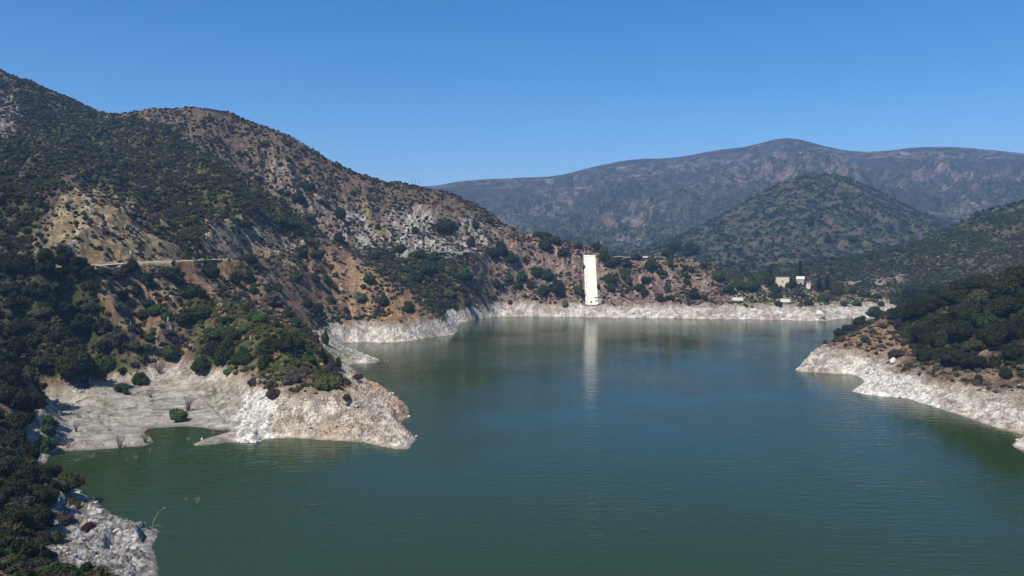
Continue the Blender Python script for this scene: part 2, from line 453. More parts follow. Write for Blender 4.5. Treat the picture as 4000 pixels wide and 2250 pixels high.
m_bare = mask([(855, 665), (905, 650), (918, 740), (905, 770), (893, 830), (872, 830), (868, 745), (828, 690)], 500, 760, 6)
m_below = mask([(230, 680), (600, 660), (830, 655), (800, 800), (660, 760), (600, 740), (470, 770), (350, 760), (280, 790), (250, 740)], 430, 700)
m_green2 = mask([(-300, 670), (230, 685), (262, 790), (345, 870), (330, 930), (150, 950), (90, 940), (-300, 1250)], 200, 470)
m_hgreen = mask([(380, 790), (470, 765), (600, 745), (700, 790), (800, 850), (870, 930), (880, 965), (800, 968), (700, 955), (600, 925), (500, 930), (480, 860)], 360, 500)
m_gul = mask([(930, 645), (1060, 645), (1170, 655), (1180, 740), (1140, 790), (1080, 775), (1000, 700)], 640, 900)
m_rgreen = mask([(2170, 780), (2300, 700), (2700, 560), (2900, 900), (2560, 950), (2480, 890), (2400, 912), (2300, 905), (2285, 850), (2215, 800)], 360, 700)
m_tip = mask([(868, 955), (940, 965), (1000, 992), (1045, 1060), (1052, 1105), (1005, 1075), (985, 1020), (930, 985)], 300, 480)
m_ramph = (smooth(1190, 1260, U0) * smooth(1850, 1790, U0) * smooth(840, 870, Y) * smooth(1150, 1000, Y))
m_grassspit = mask([(780, 865), (840, 862), (900, 880), (930, 905), (880, 915), (830, 912)], 500, 640)
m_near = smooth(330, 260, Y) * (A2 < 0)

edge = fbm(X / 34, Y / 34, 4, 121, 0.65) * 6.0 + n_small * 1.6
flatw = smooth(480, 300, U0) * smooth(870, 930, V0) * smooth(1200, 1100, V0) * (Y < 470) * (Y > 330)
bandtop = 13.5 - 5.5 * flatw - 2.0 * smooth(2230, 2300, U0) * (Y < 600) - 2.5 * smooth(0.3, 0.5, A2) * smooth(600, 500, Y) - 7.0 * m_near - 0.5 * smooth(1150, 1400, U0) * smooth(800, 840, Y)
band = smooth(1.8, -1.8, Z - bandtop - edge) * (Y < 1000)
rock = np.clip(band * (1 - mudm) * (1 - m_grassspit) + 0.9 * m_rockB + 0.8 * m_rockC + 0.55 * m_rockA + 0.5 * m_rockD + 0.45 * m_cut + 0.4 * m_cut2, 0, 1)
rk = smooth(0.6, 3.5, SDn) * rock * (1 - far)
ca, sa = math.cos(0.6), math.sin(0.6)
Xr, Yr = X * ca - Y * sa, X * sa + Y * ca
Xr = Xr + wob * 9 + wob2 * 3.5; Yr = Yr + n_mid * 5 + fbm(X / 6, Y / 6, 2, 131) * 2.5
h1, e1 = facets(Xr / 9.0, Yr / 5.0, 201)
h2, e2 = facets(Xr / 3.4 + wob2, Yr / 2.2, 301)
h3, e3 = facets(Xr / 1.5, Yr / 1.1, 351)
ampR = np.clip(Y / 600, 0.6, 1.2)
h0, e0 = facets(Xr / 13.0 + 3.1, Yr / 6.5, 251)


def blur(q, n=2):
    for _ in range(n):
        q = (np.roll(q, 1, 0) + q * 2 + np.roll(q, -1, 0)) / 4
        q = (np.roll(q, 1, 1) + q * 2 + np.roll(q, -1, 1)) / 4
    return q


h0 = blur(h0, 5); h1 = blur(h1, 2); h2 = blur(h2, 1)
bill = 0.35 - np.abs(fbm(X / 7, Y / 5, 4, 261, 0.6))
Z = Z + rk * smooth(0, 6, SDn) * (h0 * (1.6 + 0.8 * m_near) + bill * 2.2)
Z = Z + rk * smooth(0, 5, SDn) * (h1 * 1.7 + h2 * 0.6 * ampR + h3 * 0.2)
Zl = Z.copy()


# the road is a level bench cut into the slopes
def polyline_sd(pts, x, y):
    d = np.full(x.shape, 1e9)
    zz = np.zeros(x.shape)
    for p, q in zip(pts[:-1], pts[1:]):
        dx, dy = q[0] - p[0], q[1] - p[1]
        t = np.clip(((x - p[0]) * dx + (y - p[1]) * dy) / (dx * dx + dy * dy), 0, 1)
        dd = np.hypot(x - p[0] - t * dx, y - p[1] - t * dy)
        m = dd < d
        d = np.where(m, dd, d)
        zz = np.where(m, p[2] + (q[2] - p[2]) * t, zz)
    return d, zz


road_w = [P(*p) for p in road_pts]
road2_w = [P(*p) for p in road2_pts]
m_road = np.zeros(X.shape)
for rw, hw in ((road_w[:12], 6.5), (road2_w[4:], 5.0)):
    pa = np.array(rw)
    sel = (X > pa[:, 0].min() - 30) & (X < pa[:, 0].max() + 30) & (Y > pa[:, 1].min() - 30) & (Y < pa[:, 1].max() + 30)
    d, zz = polyline_sd(rw, X[sel], Y[sel])
    b = smooth(hw + 15, hw, d)
    Zs = Z[sel]
    Z[sel] = Zs + np.minimum(zz - Zs, 3.5) * b
    m_road[sel] = np.maximum(m_road[sel], smooth(hw + 2.5, hw, d) * smooth(1.6, 0.8, np.abs(Z[sel] - zz)))

# bed for the launching ramp
RB = Vector(P(1489, 767, 872)); RT = Vector(P(1483, 646, 945))
rdir = (RT - RB); rlen = rdir.length; rdir.normalize()
rside = Vector((rdir.y, -rdir.x, 0)).normalized()
rx, ry = X - RB.x, Y - RB.y
tpar = (rx * rdir.x + ry * rdir.y) / (rdir.x ** 2 + rdir.y ** 2)
tper = rx * rside.x + ry * rside.y
bm_ = smooth(13, 7.5, np.abs(tper)) * smooth(-6, 0, tpar) * smooth(rlen + 8, rlen + 1, tpar)
Z = Z * (1 - bm_) + (RB.z + tpar * rdir.z - 1.3) * bm_
# hill-top bench behind the ramp
bt = smooth(40, 25, np.abs(X - P(1600, 648, 955)[0])) * smooth(22, 12, np.abs(Y - 962))
Z = Z * (1 - bt) + (CAM_H + ray(1600, 651)[1] * 955) * bt

# ------------------------------------------------------------------ terrain: colours (reflectances) and plant cover
def c3(r, g, b):
    return np.array([r, g, b])


n1 = fbm(X / 7, Y / 7, 4, 401, 0.6)
n2 = fbm(X / 26, Y / 26, 3, 411)
n3 = fbm(X / 2.6, Y / 2.6, 3, 421, 0.7)
n4 = fbm(X / 60, Y / 60, 3, 431)
t1 = smooth(-0.35, 0.35, n1)[..., None]
t2 = smooth(-0.3, 0.3, n2)[..., None]
t3 = smooth(-0.4, 0.4, n3)[..., None]


def mixc(a, b, t):
    return a * (1 - t) + b * t


soil = mixc(c3(0.088, 0.062, 0.042), c3(0.205, 0.145, 0.09), t1)
soil = mixc(soil, c3(0.13, 0.108, 0.07), t2 * 0.7)
colr = soil
veg = np.full(X.shape, 0.45) + n2 * 0.25
low = c3(0.05, 0.058, 0.014) * (0.8 + 0.5 * t3)


def lay(m, c, v=None):
    global colr, veg
    colr = mixc(colr, c, m[..., None])
    if v is not None:
        veg = veg * (1 - m) + v * m


lay(m_dense, mixc(low, soil, 0.25), 1.0)
lay(m_top, mixc(soil, c3(0.13, 0.085, 0.06), t1 * 0.6), 0.5 + n2 * 0.3)
greyrock = mixc(c3(0.13, 0.11, 0.09), c3(0.40, 0.36, 0.31), smooth(0.3, 0.75, t1 * 0.5 + t3 * 0.5))
whiterock = mixc(c3(0.17, 0.14, 0.11), c3(0.52, 0.47, 0.40), smooth(0.25, 0.7, t1 * 0.45 + t3 * 0.55))
lay(m_rockA, mixc(soil, greyrock * np.array([1.05, 0.95, 0.82]), 0.55), 0.42)
lay(m_rockB, mixc(whiterock, soil, 0.45 * t2), 0.36)
lay(m_rockC, mixc(whiterock, soil, 0.45 * t2), 0.34)
lay(m_rockD, mixc(soil, greyrock, 0.5), 0.45)
lay(m_yel, c3(0.27, 0.22, 0.09) * (0.75 + 0.5 * t3), 0.04)
tan_ = mixc(c3(0.19, 0.135, 0.065), c3(0.31, 0.235, 0.125), t1)
lay(m_cut, mixc(tan_, greyrock, 0.35 * t2), 0.2)
lay(m_cut2, mixc(tan_, greyrock, 0.4), 0.25)
orange = mixc(c3(0.20, 0.11, 0.05), c3(0.30, 0.185, 0.095), t1)
lay(m_orange, mixc(orange, soil, 0.35 * t2), 0.32)
lay(m_bare, mixc(orange, c3(0.33, 0.22, 0.125), 0.6), 0.04)
lay(m_below, mixc(soil, tan_, 0.5 * t2), 0.33)
lay(m_green2, mixc(low, soil, 0.45 * t2), 0.92)
lay(m_hgreen, mixc(low, soil, 0.5 * t2), 0.66)
lay(m_gul, mixc(low, soil, 0.3), 0.95)
pink = mixc(c3(0.15, 0.10, 0.075), c3(0.33, 0.24, 0.17), smooth(0.3, 0.8, t1 * 0.5 + t3 * 0.5))
lay(m_ramph, pink * 0.85, 0.34 + 0.2 * smooth(0.1, 0.4, n2))
lay(m_rgreen, mixc(low, soil, 0.3), 1.0)
m_rsoil = mask([(2045, 900), (2100, 850), (2190, 795), (2240, 800), (2285, 850), (2285, 905), (2220, 925)], 420, 620)
lay(m_rsoil, mixc(c3(0.14, 0.09, 0.05), c3(0.25, 0.175, 0.10), t1), 0.2)
low_left = smooth(1150, 1000, U0) * (Y < 760) * smooth(600, 660, V0)
lay(low_left * (1 - m_green2) * (1 - m_hgreen) * 0.35, mixc(orange, tan_, t2))
ter = (Y > 860) * (Y < 1000) * smooth(1820, 1860, U0) * smooth(2400, 2300, U0)
lay(ter * smooth(985, 955, Y), mixc(c3(0.17, 0.15, 0.07), c3(0.28, 0.24, 0.13), t1), 0.3)
lay(smooth(985, 1005, Y) * smooth(1150, 1080, Y) * smooth(1800, 1840, U0), mixc(low, soil, 0.4), 0.95)
mh = (REG == MIDH) | (REG == RIGHTH) & (Y.reshape(NR, NC)[::ST, ::ST] > 800)
mhf = up(mh.astype(float).ravel())
mt = up((REG == MOUNT).astype(float).ravel())
gm = smooth(0.25, 0.75, smooth(-0.25, 0.25, fbm(X / 34, Y / 34, 4, 441, 0.65)))[..., None]
lay(mhf, mixc(c3(0.030, 0.042, 0.022), c3(0.14, 0.11, 0.08), smooth(0.7, 1.0, gm) * 0.5), 0.75)
gf = smooth(-0.12, 0.2, fbm(X / 52, Y / 52, 5, 451, 0.75))[..., None]
gw = smooth(-0.2, 0.3, fbm(X / 420, Y / 420, 3, 461))[..., None]
mcol = mixc(c3(0.034, 0.045, 0.030), mixc(c3(0.15, 0.118, 0.098), c3(0.22, 0.172, 0.14), gw), gf * (0.3 + 0.35 * gw))
lay(mt * smooth(1200, 1500, Y), mcol, 0.35)
# pale scars high on the far range
scar = smooth(0.28, 0.42, fbm(X / 120, Y / 60, 4, 471)) * vf * smooth(300, 420, Z)
lay(scar * 0.6, c3(0.33, 0.27, 0.22))
bankp = smooth(2100, 2150, U0 + n2 * 60) * smooth(2285, 2265, U0) * smooth(1005, 1020, Y) * smooth(1062, 1045, Y + n2 * 20)
lay(bankp, mixc(c3(0.16, 0.12, 0.10), c3(0.36, 0.29, 0.24), t3), 0.12)
lay(m_below * smooth(0.1, 0.5, n4), mixc(orange, tan_, t2), 0.12)
# drawdown band
bnd = mixc(c3(0.30, 0.25, 0.195), c3(0.72, 0.655, 0.555), smooth(0.1, 0.8, t1 * 0.55 + t3 * 0.2 + t2 * 0.25))
bnd = mixc(bnd, mixc(soil, c3(0.30, 0.24, 0.17), 0.6), (smooth(-4.5, 0.5, Z - bandtop - edge) * 0.75)[..., None])
lines = 1 + 0.10 * np.sin(Z * 7.3 + n2 * 2.0) + 0.08 * np.sin(Z * 13.1 + n1 * 2)
bnd = bnd * lines[..., None]
strata = smooth(-0.2, 0.5, np.sin(Z * 3.2 + n2 * 4) + n1 * 0.8)[..., None]
bnd = mixc(bnd, c3(0.36, 0.29, 0.22), 0.25 * strata)
rust = smooth(0.0, 0.35, fbm(X / 24, Y / 24, 3, 481))[..., None]
warm = smooth(560, 700, U0) * smooth(1100, 900, U0) * (Y < 480)
bnd = mixc(bnd, c3(0.47, 0.35, 0.235), np.clip(0.4 * rust + (0.35 * warm)[..., None], 0, 1))
bnd = mixc(bnd, mixc(c3(0.40, 0.23, 0.13), c3(0.52, 0.36, 0.24), strata), (m_tip * 0.8)[..., None])
crack = smooth(0.10, 0.0, np.minimum(np.abs(h2 - np.roll(h2, 1, 1)), 1))[..., None] * 0
lay(band * (1 - mudm), bnd, 0.01)
toe = smooth(0.9, 0.1, Z) * (Z > -2)
mud = mixc(c3(0.30, 0.27, 0.215), c3(0.42, 0.385, 0.32), t1)
mudl = mixc(mud, c3(0.24, 0.20, 0.155), 0.6 * smooth(0.0, 0.4, fbm(X / 16, Y / 4, 3, 491))[..., None])
lay(mudm, mudl, 0.02)
gpatch = smooth(0.22, 0.4, fbm(X / 12, Y / 7, 3, 495)) * mudm * smooth(1.0, 2.5, Z)
lay(gpatch * 0.8, c3(0.12, 0.15, 0.06))
lay(m_grassspit, mixc(c3(0.14, 0.16, 0.06), c3(0.34, 0.30, 0.24), t1), 0.05)
lay(m_near * band * 0.75, mixc(mixc(c3(0.07, 0.068, 0.062), c3(0.42, 0.415, 0.395), t3), c3(0.30, 0.22, 0.13), 0.5 * rust))
lay(m_near * (1 - band), mixc(soil, tan_, 0.5), 0.8)
lay(toe * 0.7, c3(0.20, 0.16, 0.11))
lay(m_road, c3(0.36, 0.31, 0.22) * (0.9 + 0.2 * t3), 0.0)
lay(bm_, colr, 0.0)
m_block = mask([(605, 985), (690, 985), (690, 1120), (585, 1120), (590, 1060)], 300, 400, 6) + mask([(2150, 960), (2200, 930), (2300, 950), (2360, 1010), (2360, 1040), (2140, 1000)], 380, 470, 6)
lay(np.clip(m_block, 0, 1) * band * 0.8, mixc(c3(0.42, 0.39, 0.33), c3(0.78, 0.74, 0.66), smooth(0.2, 0.7, t3)))
speck = np.clip(1 + 0.55 * fbm(X / 3.2, Y / 4.2, 3, 701, 0.8) * 1.6 + 0.4 * fbm(X / 9, Y / 11, 3, 711, 0.7), 0.4, 1.9)
speck = 1 + (speck - 1) * (1 - 0.5 * mudm) * (1 - 0.55 * band * (1 - m_near)) * (1 - m_road) * (1 - vf)
colr = np.clip(colr * speck[..., None], 0.015, 0.82)
veg = np.clip(veg * (1 - band * 0.97), 0, 1)
veg[Z < 0.8] = 0

# ------------------------------------------------------------------ terrain: meshes
idx = np.arange(NR * NC).reshape(NR, NC)
qa, qb, qc, qd = idx[:-1, :-1], idx[:-1, 1:], idx[1:, 1:], idx[1:, :-1]
zmax = np.maximum(np.maximum(Z[:-1, :-1], Z[:-1, 1:]), np.maximum(Z[1:, 1:], Z[1:, :-1]))
keep = zmax > -1.5
REGF = np.repeat(np.repeat(REG, ST, 0), ST, 1)[:NR - 1, :NC - 1]
quads = np.stack([qa, qb, qc, qd], -1)
VERT = np.stack([X.ravel(), Y.ravel(), Z.ravel()], -1)
# rock is pushed sideways as well, so faces overhang and break up
js = (rk * np.clip(Y / 700, 0.3, 1.0)).ravel()
VERT[:, 0] += js * h3.ravel() * 0.5
VERT[:, 1] += js * h2.ravel() * 0.8
COLR = np.concatenate([colr.reshape(-1, 3), np.ones((colr.size // 3, 1))], 1)
ROCK = np.clip(rk + 0.4 * m_road * 0, 0, 1).ravel()


FARA = smooth(1300, 2600, Y).ravel()


def new_mat(name):
    m = bpy.data.materials.new(name)
    m.use_nodes = True
    nt = m.node_tree
    nt.nodes.clear()
    out = nt.nodes.new('ShaderNodeOutputMaterial')
    return m, nt, nt.nodes, nt.links, out


def terrain_material():
    m, nt, n, l, out = new_mat('terrain')
    b = n.new('ShaderNodeBsdfPrincipled')
    b.inputs['Roughness'].default_value = 0.92
    b.inputs['Specular IOR Level'].default_value = 0.15
    at = n.new('ShaderNodeAttribute'); at.attribute_name = 'col'
    ar = n.new('ShaderNodeAttribute'); ar.attribute_name = 'rock'
    tc = n.new('ShaderNodeTexCoord')
    nz = n.new('ShaderNodeTexNoise'); nz.inputs['Scale'].default_value = 0.9; nz.inputs['Detail'].default_value = 5; nz.inputs['Roughness'].default_value = 0.7
    l.new(tc.outputs['Object'], nz.inputs['Vector'])
    nz2 = n.new('ShaderNodeTexNoise'); nz2.inputs['Scale'].default_value = 0.22; nz2.inputs['Detail'].default_value = 5; nz2.inputs['Roughness'].default_value = 0.65
    l.new(tc.outputs['Object'], nz2.inputs['Vector'])
    r1 = n.new('ShaderNodeMapRange'); r1.inputs[1].default_value = 0.33; r1.inputs[2].default_value = 0.67; r1.inputs[3].default_value = 0.55; r1.inputs[4].default_value = 1.4
    l.new(nz.outputs['Fac'], r1.inputs[0])
    r2 = n.new('ShaderNodeMapRange'); r2.inputs[1].default_value = 0.35; r2.inputs[2].default_value = 0.65; r2.inputs[3].default_value = 0.78; r2.inputs[4].default_value = 1.2
    l.new(nz2.outputs['Fac'], r2.inputs[0])
    mu = n.new('ShaderNodeMath'); mu.operation = 'MULTIPLY'
    l.new(r1.outputs[0], mu.inputs[0]); l.new(r2.outputs[0], mu.inputs[1])
    vm = n.new('ShaderNodeVectorMath'); vm.operation = 'SCALE'
    l.new(at.outputs['Color'], vm.inputs[0]); l.new(mu.outputs[0], vm.inputs['Scale'])
    # dark joints in the bare rock
    vo = n.new('ShaderNodeTexVoronoi'); vo.feature = 'DISTANCE_TO_EDGE'; vo.inputs['Scale'].default_value = 0.55
    mp = n.new('ShaderNodeMapping'); mp.inputs['Scale'].default_value = (1.0, 0.6, 1.6); mp.inputs['Rotation'].default_value = (0.3, 0.5, 0.6)
    mixv = n.new('ShaderNodeMixRGB'); mixv.blend_type = 'ADD'; mixv.inputs[0].default_value = 1.0
    sc = n.new('ShaderNodeVectorMath'); sc.operation = 'SCALE'; sc.inputs['Scale'].default_value = 3.0
    l.new(nz2.outputs['Color'], sc.inputs[0])
    l.new(tc.outputs['Object'], mixv.inputs[1]); l.new(sc.outputs[0], mixv.inputs[2])
    l.new(mixv.outputs[0], mp.inputs[0]); l.new(mp.outputs[0], vo.inputs['Vector'])
    jr = n.new('ShaderNodeMapRange'); jr.inputs[1].default_value = 0.0; jr.inputs[2].default_value = 0.09; jr.inputs[3].default_value = 0.45; jr.inputs[4].default_value = 1.0
    l.new(vo.outputs[0], jr.inputs[0])
    jm = n.new('ShaderNodeMix'); jm.data_type = 'FLOAT'
    l.new(ar.outputs['Fac'], jm.inputs[0]); jm.inputs[2].default_value = 1.0; l.new(jr.outputs[0], jm.inputs[3])
    vm2 = n.new('ShaderNodeVectorMath'); vm2.operation = 'SCALE'
    l.new(vm.outputs[0], vm2.inputs[0]); l.new(jm.outputs[0], vm2.inputs['Scale'])
    l.new(vm2.outputs[0], b.inputs['Base Color'])
    af = n.new('ShaderNodeAttribute'); af.attribute_name = 'far'
    nf = n.new('ShaderNodeTexNoise'); nf.inputs['Scale'].default_value = 0.085; nf.inputs['Detail'].default_value = 4; nf.inputs['Roughness'].default_value = 0.75
    l.new(tc.outputs['Object'], nf.inputs['Vector'])
    rf = n.new('ShaderNodeMapRange'); rf.inputs[1].default_value = 0.42; rf.inputs[2].default_value = 0.6; rf.inputs[3].default_value = 0.4; rf.inputs[4].default_value = 1.45
    l.new(nf.outputs['Fac'], rf.inputs[0])
    fm = n.new('ShaderNodeMix'); fm.data_type = 'FLOAT'; fm.inputs[2].default_value = 1.0
    l.new(af.outputs['Fac'], fm.inputs[0]); l.new(rf.outputs[0], fm.inputs[3])
    vm3 = n.new('ShaderNodeVectorMath'); vm3.operation = 'SCALE'
    l.new(vm2.outputs[0], vm3.inputs[0]); l.new(fm.outputs[0], vm3.inputs['Scale'])
    l.new(vm3.outputs[0], b.inputs['Base Color'])
    hs = n.new('ShaderNodeMath'); hs.operation = 'MULTIPLY_ADD'; hs.inputs[1].default_value = 1.0
    l.new(nz.outputs['Fac'], hs.inputs[0])
    ml = n.new('ShaderNodeMath'); ml.operation = 'MULTIPLY'
    l.new(vo.outputs[0], ml.inputs[0]); l.new(ar.outputs['Fac'], ml.inputs[1])
    l.new(ml.outputs[0], hs.inputs[2])
    bu = n.new('ShaderNodeBump'); bu.inputs['Strength'].default_value = 0.9; bu.inputs['Distance'].default_value = 0.9
    l.new(hs.outputs[0], bu.inputs['Height'])
    l.new(bu.outputs[0], b.inputs['Normal'])
    l.new(b.outputs[0], out.inputs[0])
    return m


MT = terrain_material()


def tag(o, label=None, cat=None, group=None, kind=None):
    if label: o['label'] = label
    if cat: o['category'] = cat
    if group: o['group'] = group
    if kind: o['kind'] = kind
    return o


def grid_object(name, sel, label):
    q = quads[sel & keep]
    if not len(q):
        return
    used, inv = np.unique(q.ravel(), return_inverse=True)
    me = bpy.data.meshes.new(name)
    me.vertices.add(len(used)); me.loops.add(inv.size); me.polygons.add(len(q))
    me.vertices.foreach_set('co', VERT[used].astype(np.float32).ravel())
    me.loops.foreach_set('vertex_index', inv.astype(np.int32))
    me.polygons.foreach_set('loop_start', np.arange(0, inv.size, 4, dtype=np.int32))
    me.polygons.foreach_set('use_smooth', (rk[:-1, :-1][sel & keep] < 0.5))
    me.update(calc_edges=True)
    at = me.attributes.new('col', 'FLOAT_COLOR', 'POINT')
    at.data.foreach_set('color', COLR[used].astype(np.float32).ravel())
    at = me.attributes.new('rock', 'FLOAT', 'POINT')
    at.data.foreach_set('value', ROCK[used].astype(np.float32))
    at = me.attributes.new('far', 'FLOAT', 'POINT')
    at.data.foreach_set('value', FARA[used].astype(np.float32))
    me.materials.append(MT)
    o = bpy.data.objects.new(name, me)
    col.objects.link(o)
    return tag(o, label, name.replace('_', ' '), kind='structure')


grid_object('hillside', (REGF == HILL), 'brown and dark green chaparral hillside above the winding road')
grid_object('headland', (REGF == HEAD), 'rocky headland with a bleached white and orange waterline cliff')
grid_object('lakeside_hill', (REGF == RAMPH), 'pinkish brown hill carrying the white concrete ramp')
grid_object('mountains', (REGF == MOUNT), 'hazy blue grey mountain range along the skyline')
grid_object('forested_hill', (REGF == MIDH), 'dark green scrubby hill in front of the mountain range')
grid_object('wooded_slope', (REGF == RIGHTH), 'dark wooded slope falling to the lake behind the near headland')
grid_object('rocky_shore', (REGF == RHEAD), 'right hand headland of cracked pale rock under dark trees')
grid_object('mud_flat', (REGF == FLAT) & (Y[:-1, :-1] < 700), 'pale dried mud flat with driftwood in the cove')
grid_object('terrace', (REGF == FLAT) & (Y[:-1, :-1] >= 700), 'grassy terrace above the banded far shore')
grid_object('near_bank', (REGF == NEAR), 'steep near bank of jagged grey rock')


# ------------------------------------------------------------------ water
def water():
    me = bpy.data.meshes.new('water')
    me.from_pydata([(-900, -600, 0), (900, -600, 0), (1500, 1300, 0), (-1500, 1300, 0)], [], [(0, 1, 2, 3)])
    o = bpy.data.objects.new('water', me)
    col.objects.link(o)
    tag(o, 'calm green reservoir water with small ripples', 'water', kind='structure')
    m, nt, n, l, out = new_mat('water')
    b = n.new('ShaderNodeBsdfPrincipled')
    b.inputs['Base Color'].default_value = (0.021, 0.040, 0.009, 1)
    b.inputs['Roughness'].default_value = 0.10
    b.inputs['IOR'].default_value = 1.333
    b.inputs['Specular IOR Level'].default_value = 0.29
    tc = n.new('ShaderNodeTexCoord')

    def layer(scale, rot, s, det, w):
        mp = n.new('ShaderNodeMapping'); mp.inputs['Scale'].default_value = scale; mp.inputs['Rotation'].default_value = (0, 0, rot)
        l.new(tc.outputs['Object'], mp.inputs[0])
        nz = n.new('ShaderNodeTexNoise'); nz.inputs['Scale'].default_value = s; nz.inputs['Detail'].default_value = det; nz.inputs['Roughness'].default_value = 0.55
        nz.inputs['Distortion'].default_value = 0.3
        l.new(mp.outputs[0], nz.inputs['Vector'])
        mu = n.new('ShaderNodeMath'); mu.operation = 'MULTIPLY'; mu.inputs[1].default_value = w
        l.new(nz.outputs['Fac'], mu.inputs[0])
        return mu
    a = layer((0.22, 1.0, 1), 0.10, 0.42, 3, 1.0)
    c = layer((0.35, 1.0, 1), -0.22, 0.9, 2, 0.35)
    ad = n.new('ShaderNodeMath'); ad.operation = 'ADD'
    l.new(a.outputs[0], ad.inputs[0]); l.new(c.outputs[0], ad.inputs[1])
    # gusts: patches of stronger ripple
    gz = n.new('ShaderNodeTexNoise'); gz.inputs['Scale'].default_value = 0.012; gz.inputs['Detail'].default_value = 2
    l.new(tc.outputs['Object'], gz.inputs['Vector'])
    gr = n.new('ShaderNodeMapRange'); gr.inputs[1].default_value = 0.35; gr.inputs[2].default_value = 0.62; gr.inputs[3].default_value = 0.25; gr.inputs[4].default_value = 1.0
    l.new(gz.outputs['Fac'], gr.inputs[0])
    bu = n.new('ShaderNodeBump'); bu.inputs['Distance'].default_value = 0.25
    l.new(gr.outputs[0], bu.inputs['Strength'])
    l.new(ad.outputs[0], bu.inputs['Height'])
    l.new(bu.outputs[0], b.inputs['Normal'])
    l.new(b.outputs[0], out.inputs[0])
    me.materials.append(m)


water()

# ------------------------------------------------------------------ placing on the ground
def ground(x, y):
    a = x / y
    if not (acol[0] < a < acol[-1]) or not (math.exp(lr[0]) < y < math.exp(lr[-1])):
        return 0.0
    i = int(np.searchsorted(lr, math.log(y))) - 1
    i = max(0, min(NR - 2, i))
    t = (math.log(y) - lr[i]) / (lr[i + 1] - lr[i])
    fj = (a - acol[0]) / (acol[-1] - acol[0]) * (NC - 1)
    j = min(int(fj), NC - 2)
    u = fj - j
    return float((Z[i, j] * (1 - u) + Z[i, j + 1] * u) * (1 - t) + (Z[i + 1, j] * (1 - u) + Z[i + 1, j + 1] * u) * t)


ring_y = np.exp(lr)


def hit(U, V, dmin=110, dmax=1e9):
    """first ground (or water) point on the line of sight"""
    a, s = ray(U, V)
    j = int(round((a - acol[0]) / (acol[-1] - acol[0]) * (NC - 1)))
    j = max(0, min(NC - 1, j))
    los = CAM_H + s * ring_y
    zz = np.maximum(Z[:, j], 0.0)
    ok = (zz >= los) & (ring_y > dmin) & (ring_y < dmax)
    if not ok.any():
        return None
    i = int(np.argmax(ok))
    y = ring_y[i]
    return Vector((a * y, y, float(zz[i])))


# ------------------------------------------------------------------ foliage
def foliage_material(name, inst=False):
    m, nt, n, l, out = new_mat(name)
    b = n.new('ShaderNodeBsdfPrincipled')
    b.inputs['Roughness'].default_value = 0.75
    b.inputs['Specular IOR Level'].default_value = 0.2
    if inst:
        at = n.new('ShaderNodeAttribute'); at.attribute_type = 'INSTANCER'; at.attribute_name = 'tone'
        src = at.outputs['Color']
    else:
        oi = n.new('ShaderNodeObjectInfo')
        src = oi.outputs['Color']
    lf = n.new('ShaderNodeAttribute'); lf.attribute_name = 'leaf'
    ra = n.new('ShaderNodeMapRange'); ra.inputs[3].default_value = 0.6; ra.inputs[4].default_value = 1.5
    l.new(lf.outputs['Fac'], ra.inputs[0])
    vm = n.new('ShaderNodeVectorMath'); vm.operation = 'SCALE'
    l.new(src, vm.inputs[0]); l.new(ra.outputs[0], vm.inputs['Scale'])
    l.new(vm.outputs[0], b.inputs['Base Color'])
    tr = n.new('ShaderNodeBsdfTranslucent')
    l.new(vm.outputs[0], tr.inputs[0])
    mx = n.new('ShaderNodeMixShader'); mx.inputs[0].default_value = 0.12
    l.new(b.outputs[0], mx.inputs[1]); l.new(tr.outputs[0], mx.inputs[2])
    l.new(mx.outputs[0], out.inputs[0])
    return m


def plain_material(name, c, rough=0.85, bump=0.0, scale=2.0, var=0.15, objcol=False):
    m, nt, n, l, out = new_mat(name)
    b = n.new('ShaderNodeBsdfPrincipled')
    b.inputs['Roughness'].default_value = rough
    b.inputs['Specular IOR Level'].default_value = 0.25
    tc = n.new('ShaderNodeTexCoord')
    nz = n.new('ShaderNodeTexNoise'); nz.inputs['Scale'].default_value = scale; nz.inputs['Detail'].default_value = 5; nz.inputs['Roughness'].default_value = 0.65
    l.new(tc.outputs['Object'], nz.inputs['Vector'])
    mr = n.new('ShaderNodeMapRange'); mr.inputs[1].default_value = 0.3; mr.inputs[2].default_value = 0.7; mr.inputs[3].default_value = 1 - var; mr.inputs[4].default_value = 1 + var
    l.new(nz.outputs['Fac'], mr.inputs[0])
    vm = n.new('ShaderNodeVectorMath'); vm.operation = 'SCALE'
    vm.inputs[0].default_value = c
    l.new(mr.outputs[0], vm.inputs['Scale'])
    l.new(vm.outputs[0], b.inputs['Base Color'])
    if bump:
        bu = n.new('ShaderNodeBump'); bu.inputs['Strength'].default_value = bump; bu.inputs['Distance'].default_value = 0.3
        l.new(nz.outputs['Fac'], bu.inputs['Height'])
        l.new(bu.outputs[0], b.inputs['Normal'])
    l.new(b.outputs[0], out.inputs[0])
    return m


MF = foliage_material('foliage')
MFI = foliage_material('foliage_scatter', True)
MBARK = plain_material('bark', (0.085, 0.065, 0.05), 0.9, 0.5, 6)
MDEAD = plain_material('dead_wood', (0.30, 0.26, 0.22), 0.9, 0.3, 5)
MDEADB = plain_material('dry_twigs', (0.16, 0.12, 0.10), 0.9, 0.3, 5)


